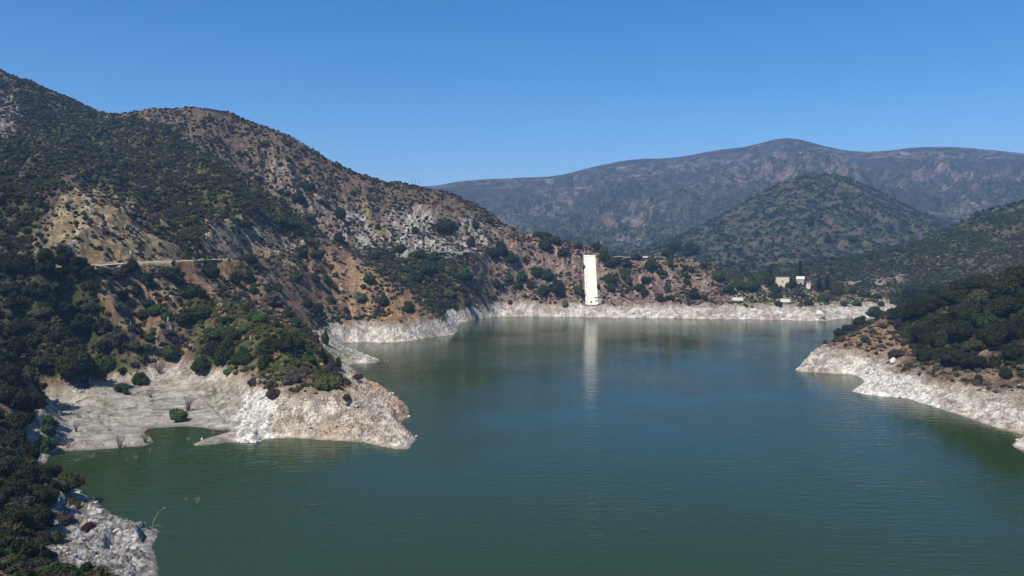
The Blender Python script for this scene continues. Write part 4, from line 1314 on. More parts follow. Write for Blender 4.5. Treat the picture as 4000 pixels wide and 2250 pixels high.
def make_gn():
    g = bpy.data.node_groups.new('scatter', 'GeometryNodeTree')
    g.interface.new_socket('Geometry', in_out='INPUT', socket_type='NodeSocketGeometry')
    g.interface.new_socket('Geometry', in_out='OUTPUT', socket_type='NodeSocketGeometry')
    n, l = g.nodes, g.links
    gi, go = n.new('NodeGroupInput'), n.new('NodeGroupOutput')
    ci = n.new('GeometryNodeCollectionInfo'); ci.inputs['Collection'].default_value = lib
    ci.inputs['Separate Children'].default_value = True; ci.inputs['Reset Children'].default_value = True
    ip = n.new('GeometryNodeInstanceOnPoints')

    def na(name, ty):
        a = n.new('GeometryNodeInputNamedAttribute'); a.data_type = ty; a.inputs['Name'].default_value = name
        return a.outputs['Attribute']
    l.new(gi.outputs[0], ip.inputs['Points'])
    l.new(ci.outputs[0], ip.inputs['Instance'])
    ip.inputs['Pick Instance'].default_value = True
    l.new(na('pick', 'INT'), ip.inputs['Instance Index'])
    er = n.new('FunctionNodeEulerToRotation')
    l.new(na('rot', 'FLOAT_VECTOR'), er.inputs[0])
    l.new(er.outputs[0], ip.inputs['Rotation'])
    l.new(na('sc', 'FLOAT_VECTOR'), ip.inputs['Scale'])
    l.new(ip.outputs[0], go.inputs[0])
    return g


GN = make_gn()
T_GREEN = [((0.029, 0.043, 0.008), .42), ((0.044, 0.066, 0.011), .32), ((0.066, 0.062, 0.018), .18), ((0.10, 0.072, 0.032), .08)]
T_MIX = [((0.036, 0.045, 0.020), .32), ((0.060, 0.045, 0.034), .30), ((0.12, 0.088, 0.055), .17), ((0.24, 0.195, 0.13), .08), ((0.058, 0.066, 0.026), .13)]
T_FAR = [((0.022, 0.038, 0.017), .65), ((0.036, 0.048, 0.022), .22), ((0.060, 0.050, 0.034), .13)]
under = np.clip(m_near * (1 - band) + m_green2 * 0.7 + m_rgreen + m_gul * 0.8 + m_hgreen * 0.12, 0, 1) * (1 - band) * (Z > 1.5)
scatter('thicket', 'tangled dark thicket between the trees of both banks', 'thicket', 120, 900, 0.060, 2.6, 6.5, T_GREEN, 4, mfun=under)
scatter('chaparral', 'dense dark green chaparral covering the slopes', 'chaparral', 120, 1250, 0.23, 1.2, 4.3, T_GREEN, 1, mfun=np.where(veg > 0.55, veg ** 1.5, 0))
scatter('dry_scrub', 'low brown and olive scrub between the bare patches', 'scrub', 120, 1130, 0.40, 1.1, 5.2, T_MIX, 2, mfun=np.where(veg > 0.55, 0.2 * veg, (veg + 0.12) * (1 - band) * (veg > 0.02) * (1 - m_road) * 1.2 * smooth(-0.45, 0.25, n1 + n2)))
scatter('distant_chaparral', 'dark shrubs covering the hills beyond the lake', 'chaparral', 1100, 2500, 0.018, 3.5, 9.0, T_FAR, 3, lo=-0.1, hi=0.72, mfun=np.clip(veg, 0, 1) * (1 - 0.75 * gm[..., 0] * mhf))

# ------------------------------------------------------------------ loose rock and driftwood (stuff)
MROCK = plain_material('rock', (0.46, 0.43, 0.385), 0.9, 0.8, 1.3, 0.3)
MROCKW = plain_material('pale_rock', (0.60, 0.57, 0.50), 0.9, 0.6, 0.9, 0.15)


def rock_geo(seed, sub=2, squash=0.7):
    r = np.random.default_rng(seed)
    v, f = (ICO2 if sub == 2 else ICO3)
    v = v.copy()
    for _ in range(14):                      # planar cuts make it angular
        d = r.normal(size=3); d /= np.linalg.norm(d)
        h = 0.55 + 0.35 * r.random()
        dd = v @ d
        v = np.where((dd > h)[:, None], v - (dd - h)[:, None] * d, v)
    v = v * np.array([1, 0.8, squash]) * (1 + 0.04 * r.normal(size=(len(v), 1)))
    return v * 0.5, f


def coll_scatter(name, label, cat, srcs, mfun, dens, s0, s1, seed, flat_rot=False, d0=120, d1=1000, flatz=(0.7, 1.2)):
    lb = bpy.data.collections.new(name + '_source')
    for s_ in srcs:
        lb.objects.link(s_)
    g = GN.copy()
    for nd in g.nodes:
        if nd.type == 'COLLECTION_INFO': nd.inputs['Collection'].default_value = lb
    r = np.random.default_rng(seed)
    m = (Y > d0) & (Y < d1) & (A2 > -0.72) & (A2 < 0.74)
    cnt = r.poisson(np.minimum(np.where(m, mfun * area, 0).ravel() * dens, 4))
    ids = np.repeat(np.arange(cnt.size), cnt)
    n = len(ids)
    if n < 1: return
    x = VERT[ids, 0] + r.normal(size=n) * 0.4; y = VERT[ids, 1] + r.normal(size=n) * 0.4
    s = s0 + (s1 - s0) * r.random(n) ** 3
    me = bpy.data.meshes.new(name); me.vertices.add(n)
    me.vertices.foreach_set('co', np.stack([x, y, VERT[ids, 2] + 0.08 * s], -1).astype(np.float32).ravel())
    at = me.attributes.new('sc', 'FLOAT_VECTOR', 'POINT')
    at.data.foreach_set('vector', np.stack([s, s, s * (flatz[0] + (flatz[1] - flatz[0]) * r.random(n))], -1).astype(np.float32).ravel())
    at = me.attributes.new('rot', 'FLOAT_VECTOR', 'POINT')
    k_ = 0.15 if flat_rot else 0.7
    at.data.foreach_set('vector', np.stack([(r.random(n) - .5) * k_, (r.random(n) - .5) * k_, r.random(n) * 6.28], -1).astype(np.float32).ravel())
    at = me.attributes.new('pick', 'INT', 'POINT'); at.data.foreach_set('value', r.integers(0, len(srcs), n).astype(np.int32))
    o = bpy.data.objects.new(name, me); col.objects.link(o)
    tag(o, label, cat, kind='stuff')
    md = o.modifiers.new('scatter', 'NODES'); md.node_group = g
    print(name, n)


def src_obj(mb_or_vf, mat, name):
    if isinstance(mb_or_vf, MB): me = mesh_from(name, mb_or_vf.v, mb_or_vf.f, [mat])
    else: me = mesh_from(name, mb_or_vf[0], mb_or_vf[1], [mat])
    return bpy.data.objects.new(name, me)


patch = smooth(-0.1, 0.35, fbm(X / 11, Y / 11, 3, 601))
coll_scatter('rubble', 'loose pale stones along the bleached shoreline', 'stones', [src_obj(rock_geo(10 + i), MROCK, 'stone_source') for i in range(4)],
             np.clip(band * (1 - mudm) * (SDn > 0.5) * patch + 0.5 * m_grassspit * patch, 0, 1) * (1 - m_road), 0.16, 0.5, 2.6, 11, d1=950)
coll_scatter('slope_stones', 'pale stones scattered over the bare slopes', 'stones', [src_obj(rock_geo(30 + i), MROCKW, 'stone_source') for i in range(3)],
             (veg < 0.5) * (1 - band) * patch * (Z > 8) * (0.25 + rock), 0.05, 0.5, 1.9, 12, d1=1050)


def stick_geo(seed):
    r = random.Random(seed); m = MB()
    for i in range(5):
        t = r.random() * 0.8 - 0.4; L = 0.5 + r.random() * 0.8
        p = Vector((r.uniform(-.4, .4), r.uniform(-.2, .2), 0.03)); d = Vector((math.cos(t), math.sin(t) * 0.7, r.uniform(0, .12)))
        m.tube([p - d * L * 0.5, p + Vector((0, r.uniform(-.06, .06), .03)), p + d * L * 0.5], [0.022, 0.02, 0.008], n=4)
    return m


def tuft_geo(seed, n=16):
    r = random.Random(seed); m = MB()
    for i in range(n):
        x, y = r.uniform(-.3, .3), r.uniform(-.3, .3)
        m.tube([(x, y, -0.05), (x + r.uniform(-.12, .12), y + r.uniform(-.12, .12), 0.5 + r.random() * 0.6)], [0.012, 0.004], n=3)
    return m


streak = smooth(0.05, 0.35, fbm(X / 18, Y / 5, 3, 611)) * mudm * smooth(1.2, 2.2, Z)
coll_scatter('driftwood', 'grey driftwood litter strewn over the mud flat', 'driftwood', [src_obj(stick_geo(i), MDEADB, 'stick_source') for i in range(4)], streak, 0.11, 1.5, 4.5, 13, True, flatz=(.8, 1))
reed = mask([(560, 960), (640, 985), (600, 1040), (560, 1080), (500, 1000)], 300, 450, 6) + mask([(150, 1010), (300, 1010), (340, 1060), (200, 1110)], 280, 420, 6) * 0.5 + mudm * smooth(0.1, 0.4, fbm(X / 9, Y / 9, 2, 621)) * 0.3 * smooth(1, 2, Z)
coll_scatter('dry_reeds', 'thin dead reeds standing on the mud flat', 'reeds', [src_obj(tuft_geo(i), MDEAD, 'reed_source') for i in range(3)], np.clip(reed, 0, 1), 0.12, 1.2, 3.0, 14, True, flatz=(.7, 1.2))

# ------------------------------------------------------------------ launching ramp
MCONC = None


def concrete_material(name, c, stain, sscale=0.12, amt=0.5):
    m, nt, n, l, out = new_mat(name)
    b = n.new('ShaderNodeBsdfPrincipled'); b.inputs['Roughness'].default_value = 0.85; b.inputs['Specular IOR Level'].default_value = 0.2
    tc = n.new('ShaderNodeTexCoord')
    nz = n.new('ShaderNodeTexNoise'); nz.inputs['Scale'].default_value = sscale; nz.inputs['Detail'].default_value = 6; nz.inputs['Roughness'].default_value = 0.6
    l.new(tc.outputs['Object'], nz.inputs['Vector'])
    mr = n.new('ShaderNodeMapRange'); mr.inputs[1].default_value = 0.5; mr.inputs[2].default_value = 0.68; mr.inputs[3].default_value = 0; mr.inputs[4].default_value = amt
    l.new(nz.outputs['Fac'], mr.inputs[0])
    mx = n.new('ShaderNodeMixRGB'); mx.inputs[1].default_value = (*c, 1); mx.inputs[2].default_value = (*stain, 1)
    l.new(mr.outputs[0], mx.inputs[0])
    nz2 = n.new('ShaderNodeTexNoise'); nz2.inputs['Scale'].default_value = 1.5; nz2.inputs['Detail'].default_value = 5
    l.new(tc.outputs['Object'], nz2.inputs['Vector'])
    mr2 = n.new('ShaderNodeMapRange'); mr2.inputs[1].default_value = 0.3; mr2.inputs[2].default_value = 0.7; mr2.inputs[3].default_value = 0.88; mr2.inputs[4].default_value = 1.08
    l.new(nz2.outputs['Fac'], mr2.inputs[0])
    vm = n.new('ShaderNodeVectorMath'); vm.operation = 'SCALE'
    l.new(mx.outputs[0], vm.inputs[0]); l.new(mr2.outputs[0], vm.inputs['Scale'])
    l.new(vm.outputs[0], b.inputs['Base Color']); l.new(b.outputs[0], out.inputs[0])
    return m


MRAMP = concrete_material('ramp_concrete', (0.76, 0.71, 0.58), (0.56, 0.47, 0.32), 0.13, 0.6)
MCONC = concrete_material('old_concrete', (0.50, 0.45, 0.36), (0.32, 0.27, 0.2), 0.4, 0.6)
MCREAM = concrete_material('cream_wall', (0.80, 0.72, 0.50), (0.45, 0.4, 0.28), 0.5, 0.4)
MDARK = plain_material('dark_opening', (0.02, 0.02, 0.022), 0.8)
MROOFD = plain_material('dark_roof', (0.07, 0.06, 0.055), 0.8, 0.2, 3)
MROOFP = plain_material('pale_roof', (0.60, 0.57, 0.46), 0.8, 0.2, 2)
MRED = plain_material('red_brown_roof', (0.30, 0.11, 0.07), 0.8)
MWHITE = plain_material('white_paint', (0.78, 0.77, 0.73), 0.6)
MPOLE = plain_material('weathered_pole', (0.09, 0.08, 0.075), 0.9)

nrm = rdir.cross(rside).normalized()
if nrm.z < 0: nrm = -nrm
ramp = bpy.data.objects.new('launching_ramp', None); col.objects.link(ramp)
ramp.matrix_world = Matrix((rside.to_4d(), rdir.to_4d(), nrm.to_4d(), (0, 0, 0, 1))).transposed()
mw = Matrix.Identity(4)
for i_, v_ in enumerate((rside, rdir, nrm)):
    for r_ in range(3): mw[r_][i_] = v_[r_]
mw.translation = RB
ramp.matrix_world = mw
tag(ramp, 'tall white concrete ramp running straight down the far hillside to the shore', 'concrete ramp')
nseg = 9
s = MB(); s.box((0, rlen / 2, -0.6), (11.6, rlen, 1.8))
s.obj('slab', MRAMP, ramp)
for sx in (-1, 1):
    s = MB(); s.box((sx * 6.35, rlen / 2, -0.4), (1.1, rlen - 0.4, 2.6)); s.obj('kerb', MRAMP, ramp)
s = MB()
for sx in (-1, 1):
    s.tube([(sx * 4.9, 1, 0.42), (sx * 4.9, rlen - 1, 0.42)], [0.14, 0.14], n=5)
s.obj('rail', plain_material('rusty_rail', (0.30, 0.20, 0.12), 0.8), ramp)
s = MB(); s.box((0, rlen + 1.2, -0.4), (13.8, 2.2, 2.4)); s.obj('head_slab', MRAMP, ramp)

ab = empty('concrete_abutment', P(1509, 757, 874)); tag(ab, 'small concrete pier and dark beam beside the foot of the white ramp', 'concrete pier')
s = MB(); s.box((0, 0, 0), (4.2, 3, 6)); s.obj('pier', MCONC, ab)
s = MB(); s.box((-1.2, 0.3, 3.6), (9.5, 2.2, 1.1)); s.obj('beam', MROOFD, ab)


def hilltop(U0_, U1_, V1_, D):
    a = Vector(P(U0_, V1_, D)); b = Vector(P(U1_, V1_, D))
    return a, b, (b - a).length


# low shed with an open dark front on the hilltop
a, b, w = hilltop(1546, 1567, 651.5, 948)
sh = empty('hilltop_shed', (a + b) / 2); tag(sh, 'low flat roofed shed with dark open front on the hilltop right of the white ramp', 'shed')
s = MB(); s.box((-w / 2 + .3, 0, 1.2), (.6, 4, 2.6)); s.box((w / 2 - .3, 0, 1.2), (.6, 4, 2.6)); s.box((0, 2.1, 1.2), (w, .3, 2.6)); s.box((0, 0, -0.3), (w + 1, 4.6, .5)); s.obj('wall', MCONC, sh)
s = MB(); s.box((0, 0.3, 1.2), (w - 1.3, 3.2, 2.2)); s.obj('opening', MDARK, sh)
s = MB(); s.box((0, -0.2, 2.75), (w + 1.6, 5.2, .45)); s.obj('roof', MROOFP, sh)
for (u0, u1, lab) in ((1568, 1594, 'low pale parapet wall right of the hilltop shed'), (1646, 1676, 'low pale parapet wall left of the dark hilltop trees'), (1497, 1516, 'thin pale wall joining the top of the white ramp')):
    a, b, w = hilltop(u0, u1, 647.5, 950)
    o = empty('parapet_wall', (a + b) / 2); tag(o, lab, 'parapet wall', 'parapet walls on the hilltop')
    s = MB(); s.box((0, 0, -0.1), (w, .4, 1.5)); s.obj('wall', MCONC, o)
    s = MB(); s.box((0, 0, 0.75), (w + .2, .6, .2)); s.obj('coping', MROOFP, o)
a, b, w = hilltop(1617, 1629, 648, 950)
o = empty('trailer', (a + b) / 2); tag(o, 'small white trailer parked on the hilltop midway along the parapet', 'trailer')
s = MB(); s.box((0, 0, .8), (w, 2.3, 1.9)); s.obj('body', MWHITE, o)
s = MB()
for sx in (-1, 1): s.tube([(sx * w * .25, -1.2, -.3), (sx * w * .25, -.95, -.3)], [.4, .4], n=12)
s.obj('wheel', MDARK, o)


# houses
def house(name, U, V, D, w, h, dep, rot, wallm, roofm, lab, pitched=0.0, windows=()):
    p = Vector(P(U, V, D))
    o = empty(name, p, rot); tag(o, lab, 'house')
    s = MB(); s.box((0, 0, h / 2 - 2), (w, dep, h + 4)); s.obj('wall', wallm, o)
    s = MB()
    if pitched:
        y = dep / 2 + .6; x = w / 2 + .6
        s.add([(-x, -y, h), (x, -y, h), (x, y, h), (-x, y, h), (-x, 0, h + pitched), (x, 0, h + pitched)], [[0, 1, 5, 4], [2, 3, 4, 5], [0, 4, 3], [1, 2, 5], [0, 3, 2, 1]])
    else:
        s.box((0, 0, h + .2), (w + 1, dep + 1, .5))
    s.obj('roof', roofm, o)
    for (wx, wz, ww, wh) in windows:
        s = MB(); s.box((wx, -dep / 2 - .02, wz), (ww, .12, wh)); f_ = s.obj('window', MDARK, o)
    return o


house('house', 1967, 713, 980, 15.5, 8.8, 9, -0.1, MCREAM, MROOFD, 'cream walled house with one dark window among the far shore trees', 0, ((-0.5, 2.6, 1.3, 2.4),))
house('house', 2014, 713, 1000, 9, 5.5, 8, -0.5, MCONC, MROOFP, 'smaller house with a sloping pale roof right of the cream house', 3.6, ((-2, 2.5, 1.4, 1.4),))
house('house', 2033, 721, 985, 4.5, 5.0, 5, -0.2, MWHITE, MRED, 'tiny white hut with a red brown roof right of the pale roofed house', 1.4, ((0, 2, 1, 1.2),))
for i, (U, V, D, w, h, lab) in enumerate(((1856, 752, 868, 13, 3.6, 'pale concrete slab leaning on the far bank nearest the brown hill'), (1976, 756, 866, 11.5, 3.8, 'pale six sided concrete slab on the far bank below the cream house'))):
    p = Vector(P(U, V, D)); o = empty('bank_slab', p); tag(o, lab, 'concrete slab', 'pale slabs on the far bank')
    hw, hh = w / 2, h / 2
    out = [(-hw, -hh * .5), (-hw * .7, -hh), (hw * .75, -hh), (hw, -hh * .2), (hw * .8, hh * .8), (-hw * .8, hh)]
    v = [(x, z * .5, z) for x, z in out] + [(x, z * .5 + 1.2, z - .5) for x, z in out]
    s = MB(); s.add(v, [[0, 1, 2, 3, 4, 5], [11, 10, 9, 8, 7, 6]] + [[k, k + 6, (k + 1) % 6 + 6, (k + 1) % 6] for k in range(6)]); s.obj('slab', MROOFP, o)

# retaining wall of the far road
a, b = Vector(P(1134, 635, 873)), Vector(P(1166, 635, 880))
rw_ = empty('retaining_wall', (a + b) / 2 - Vector((0, 3, 0)), math.atan2(b.y - a.y, b.x - a.x)); tag(rw_, 'pale concrete retaining wall carrying the far road above the green gully', 'retaining wall')
L = (b - a).length
s = MB(); s.add([(-L / 2, 0, .4), (L / 2, 0, .4), (L / 2 - 1.2, 0, -3.0), (L * .2, 0, -4.3), (-L * .25, 0, -4.2), (-L / 2 + 1.4, 0, -2.6), (-L / 2, 1.2, .4), (L / 2, 1.2, .4), (L / 2 - 1.2, 1.2, -3), (L * .2, 1.2, -4.3), (-L * .25, 1.2, -4.2), (-L / 2 + 1.4, 1.2, -2.6)],
                [[0, 5, 4, 3, 2, 1], [6, 7, 8, 9, 10, 11], [0, 1, 7, 6], [1, 2, 8, 7], [2, 3, 9, 8], [3, 4, 10, 9], [4, 5, 11, 10], [5, 0, 6, 11]]); s.obj('wall', MROOFP, rw_)
s = MB(); s.box((-L * .55, 0.7, 1.0), (L * 2.3, .35, .7)); s.obj('guardrail', MCONC, rw_)
s = MB()
for k in range(12): s.box((-L * 1.6 + k * L * 2.2 / 11, 0.75, .4), (.25, .25, 1.0))
s.obj('post', MCONC, rw_)


# roads
def ribbon(name, pts, half, lab, mat, lift=0.12):
    v, f = [], []
    dn = []
    for p, q in zip(pts[:-1], pts[1:]):
        for t in range(6):
            dn.append(Vector(p).lerp(Vector(q), t / 6))
    dn.append(Vector(pts[-1]))
    for i, p in enumerate(dn):
        d = (dn[min(i + 1, len(dn) - 1)] - dn[max(i - 1, 0)]); d.z = 0; d.normalize()
        nrm_ = Vector((-d.y, d.x, 0))
        for k_ in (-1, -0.35, 0.35, 1):
            q = p + nrm_ * half * k_
            v.append((q.x, q.y, p.z + lift + (0.06 if abs(k_) < .5 else 0)))
    for i in range(len(dn) - 1):
        for k_ in range(3):
            a_ = i * 4 + k_
            f.append([a_, a_ + 4, a_ + 5, a_ + 1])
    me = mesh_from(name, v, f, [mat])
    o = bpy.data.objects.new(name, me); col.objects.link(o)
    tag(o, lab, 'road', kind='structure')


MROADM = plain_material('road_surface', (0.40, 0.37, 0.30), 0.9, 0.2, 0.6, 0.12)
ribbon('road', road_w[:12], 4.2, 'pale road cut across the hillside', MROADM)
ribbon('road', road2_w[4:], 3.6, 'pale road continuing across the rocky face', MROADM)

# car on the road
cp = Vector(P(493, 655.2, 514.5))
rd_ = (Vector(road_w[9]) - Vector(road_w[8])); crot = math.atan2(rd_.y, rd_.x)
cp = Vector(road_w[8]) + (Vector(road_w[9]) - Vector(road_w[8])) * 0.06 + Vector((0.6, -3.2, 0.35))
car = empty('parked_car', cp, crot, 1.15); tag(car, 'dark blue black car on the pale hillside road', 'car')
MCAR = plain_material('car_paint', (0.012, 0.014, 0.022), 0.5, 0, 1, 0.02)
MGL = plain_material('car_glass', (0.03, 0.035, 0.04), 0.08, 0, 1, 0.02)
prof = [(-2.4, .35), (-2.42, .8), (-2.25, 1.05), (-1.0, 1.12), (1.2, 1.1), (2.1, .95), (2.4, .75), (2.42, .35)]


def extrude(prof_, hw, taper=1.0):
    n_ = len(prof_)
    v = [(x, -hw, z) for x, z in prof_] + [(x, hw, z) for x, z in prof_]
    f = [list(range(n_)), list(range(2 * n_ - 1, n_ - 1, -1))] + [[k, k + n_, (k + 1) % n_ + n_, (k + 1) % n_] for k in range(n_)]
    return v, f


s = MB(); s.add(*extrude(prof, .92)); s.obj('body', MCAR, car)
cab = [(-2.1, 1.05), (-1.75, 1.62), (0.35, 1.66), (1.25, 1.1)]
s = MB(); s.add(*extrude(cab, .78)); s.obj('window', MGL, car)
s = MB(); s.add(*extrude([(-1.8, 1.6), (-1.7, 1.72), (0.25, 1.75), (0.42, 1.64)], .8)); s.obj('roof', MCAR, car)
for wx in (-1.45, 1.5):
    for wy in (-.86, .86):
        s = MB(); s.tube([(wx, wy - .1, .34), (wx, wy + .1, .34)], [.36, .36], n=16); wv = s.obj('wheel', MDARK, car)
        s = MB(); s.tube([(wx, wy - .12, .34), (wx, wy + .12, .34)], [.19, .19], n=12); s.obj('rim', MROOFP, wv)
for wy in (-.65, .65):
    s = MB(); s.box((2.38, wy, .74), (.12, .35, .16)); s.obj('headlight', MWHITE, car)


# utility poles
def pole(U, Vb, Vt, lab, grp, arm=False, dmin=110, D=None):
    p = hit(U, Vb, dmin) if D is None else Vector(P(U, Vb, D))
    if p is None: return
    h = (Vb - Vt) * p.y / F
    o = empty('utility_pole', p - Vector((0, 0, .5))); tag(o, lab, 'utility pole', grp)
    s = MB(); s.tube([(0, 0, -1), (0, 0, h * .5), (0.05, 0, h + .5)], [.26, .21, .15], n=8); s.obj('pole', MPOLE, o)
    s = MB(); s.tube([(0, 0, h + .5), (0, 0, h + .9)], [.2, .08], n=6); s.obj('cap', MPOLE, o)
    if arm:
        s = MB(); s.box((0, 0, h - .3), (2.0, .15, .2)); s.obj('crossarm', MPOLE, o)


for i, (U, Vt, Vb, pos) in enumerate(((1036.5, 449.5, 476, 'leftmost of the three'), (1044.8, 450.5, 478, 'middle one of the three'), (1054.5, 451, 480, 'rightmost of the three'))):
    pole(U, Vb + 3, Vt, 'thin dark pole on the ridge skyline, ' + pos, 'poles on the skyline', D=1008)
pole(926.3, 452, 441, 'short lone pole on the ridge skyline left of the three', 'poles on the skyline', D=998)
pole(638, 519, 487, 'weathered pole on the crest of the green shoulder', 'poles on the slopes', True)
pole(727.5, 611, 582, 'weathered pole at the top of the brown cut above the road', 'poles on the slopes', True)
pole(829, 614, 592, 'pole at the lower end of the green shoulder', 'poles on the slopes')
pole(637.5, 770, 742, 'blackened pole on the brown slope below the road', 'poles on the slopes')
pole(1008, 746, 727, 'blackened leaning pole low on the spur above the cove', 'poles on the slopes')
pole(743, 905, 885, 'slim pole among shrubs near the end of the headland', 'poles on the slopes')
pole(1369.5, 596, 573, 'slim pole above the shrubs on the hilltop left of the ramp', 'poles on the skyline', D=962)

# yuccas in bloom
def plume_geo(seed):
    r = np.random.default_rng(seed)
    vs, fs = [], []
    for i in range(150):
        z = r.random(); rad = 0.12 * math.sin(math.pi * (0.12 + 0.88 * z) ** 0.8) + .01
        t = r.random() * 6.28
        p = np.array([math.cos(t) * rad * r.random() ** .4, math.sin(t) * rad * r.random() ** .4, 0.52 + 0.48 * z])
        a_ = r.normal(size=3) * .03; b_ = r.normal(size=3) * .03
        k_ = len(vs) * 1
        vs += [p - a_, p + b_, p + a_, p - b_]; fs.append([k_, k_ + 1, k_ + 2, k_ + 3])
    return vs, fs


v, f = plume_geo(1)
MPLUME = plain_material('plume', (0.62, 0.60, 0.40), 0.8)
MPLUMED = plain_material('dry_plume', (0.42, 0.36, 0.26), 0.8)
plume_me = [mesh_from('plume', v, f, [MPLUME]), mesh_from('plume', v, f, [MPLUMED])]
s = MB(); s.tube([(0, 0, -.02), (0, 0, .55), (0.01, 0, 0.97)], [.018, .015, .006], n=5)
stalk_me = mesh_from('stalk', s.v, s.f, [MDEAD])
s = MB()
for i in range(40):
    t = i * 2.4; e_ = .2 + .7 * (i % 7) / 7
    d = Vector((math.cos(t) * math.cos(e_), math.sin(t) * math.cos(e_), math.sin(e_))) * .16
    w_ = Vector((-math.sin(t), math.cos(t), 0)) * .012
    s.add([-w_, w_, d], [[0, 1, 2]])
ros_me = mesh_from('rosette', s.v, s.f, [plain_material('yucca_leaf', (0.13, 0.15, 0.09), .7)])
yl = [(5, 1118, 512, 40, 0, 'in the pale clearing under the road slope, leftmost of the group'), (5, 1190, 510, 62, 0, 'tallest of the group in the pale clearing'), (5, 1207, 552, 62, 0, 'lower front one of the group in the pale clearing'),
      (5, 1245, 552, 40, 0, 'rightmost of the group in the pale clearing'), (5, 1113, 626, 54, 0, 'alone below the group in the pale clearing'), (5, 1158, 500, 30, 0, 'short one between taller stalks of the clearing'),
      (5, 980, 520, 46, 1, 'pair at the left of the clearing, right stalk'), (5, 926, 518, 46, 1, 'pair at the left of the clearing, left stalk'), (5, 1776, 632, 66, 0, 'beside the dark shrubs on the back of the headland'),
      (2, 137, 375, 40, 1, 'on the green shoulder crest, left of two'), (2, 220, 388, 36, 1, 'on the green shoulder crest, right of two'), (2, 1213, 1040, 46, 1, 'on the spur crest, left of two close together'),
      (2, 1231, 1040, 46, 1, 'on the spur crest, right of two close together'), (2, 1563, 1330, 46, 0, 'low on the spur near the waterline'), (2, 1636, 1275, 42, 1, 'in the gully mouth, left of three'), (2, 1622, 1255, 30, 1, 'small one in the gully mouth behind the others'),
      (2, 1676, 1315, 40, 1, 'in the gully mouth, right of three'), (2, 86, 893, 34, 0, 'on the tan cut above the road'), (2, 545, 590, 60, 1, 'below the rocky slope on the green shoulder'), (3, 1155, 352, 50, 1, 'on the hilltop just right of the ramp head'),
      (6, 543, 480, 56, 0, 'among dark shrubs on the headland, upper one'), (6, 560, 535, 44, 1, 'among dark shrubs on the headland, lower one'), (1, 610, 800, 26, 1, 'alone on the dark green slope above the tan cut'), (1, 1750, 862, 30, 0, 'near the top of the brown cut beside the pole')]
for i, (c_, x, y, h, dry, lab) in enumerate(yl):
    ox, oy, k_ = CROPS[c_]
    U, V = ox + x * k_, oy + y * k_
    p = hit(U, V)
    if p is None: continue
    hh = max(h * k_ * p.y / F, 3.0)
    e = empty('yucca', p, i * 1.3, hh); tag(e, ('dry brown yucca stalk ' if dry else 'cream flowering yucca stalk ') + lab, 'yucca', 'yucca stalks on the slopes')
    for nm, me in (('plume', plume_me[dry]), ('stalk', stalk_me), ('rosette', ros_me)):
        o = bpy.data.objects.new(nm, me); o.parent = e; col.objects.link(o)

# boulders
bl = [(2251, 914, 17, 15, 0, 'round white boulder perched above the rocks of the right headland', None), (507, 1114, 10, 16, 0, 'upright white rock near the tip of the narrow spit', 318), (492, 1121, 13, 8, 0, 'low white rock at the very tip of the narrow spit', 313),
      (2064, 803, 30, 26, 1, 'smooth pale rock mound at the far waterline below the cream house', None), (1967, 800, 14, 18, 0, 'jagged white rock at the far waterline left of the smooth mound', None), (1594, 790, 14, 9, 0, 'white block on the shore band right of the ramp', None),
      (875, 893, 9, 6, 0, 'white boulder on the grassy spit behind the headland', None), (868, 1019, 11, 8, 0, 'grey boulder near the dark shrub on the white cliff', None), (835, 690, 11, 6, 0, 'squarish pale boulder on the brown slope left of the orange streak', None),
      (1116, 581, 13, 8, 0, 'pale boulder in the dark shrubs above the retaining wall', None), (1028, 1050, 9, 5, 0, 'flat white rock at the eastern point of the headland', None), (428, 752, 8, 6, 0, 'white stone left of the pale clearing', None), (461, 857, 8, 5, 0, 'white boulder right of the pale clearing', None),
      (1875, 799, 10, 8, 0, 'pale boulder on the far shore band above the waterline', None)]
for i, (U, V, w, h, sm, lab, D) in enumerate(bl):
    p = hit(U, V) if D is None else Vector(P(U, V, D))
    if p is None: continue
    v, f = rock_geo(70 + i, 3, 1.0)
    me = mesh_from('boulder', v, f, [MROCKW], smooth_=bool(sm))
    o = bpy.data.objects.new('boulder', me); col.objects.link(o)
    k_ = p.y / F
    o.location = p + Vector((0, 0.3 * w * k_, h * k_ * .35)); o.rotation_euler = (0, 0, i * .8)
    o.scale = (w * k_ * 1.15, w * k_ * 1.1, h * k_ * 1.15)
    tag(o, lab, 'boulder', 'boulders')

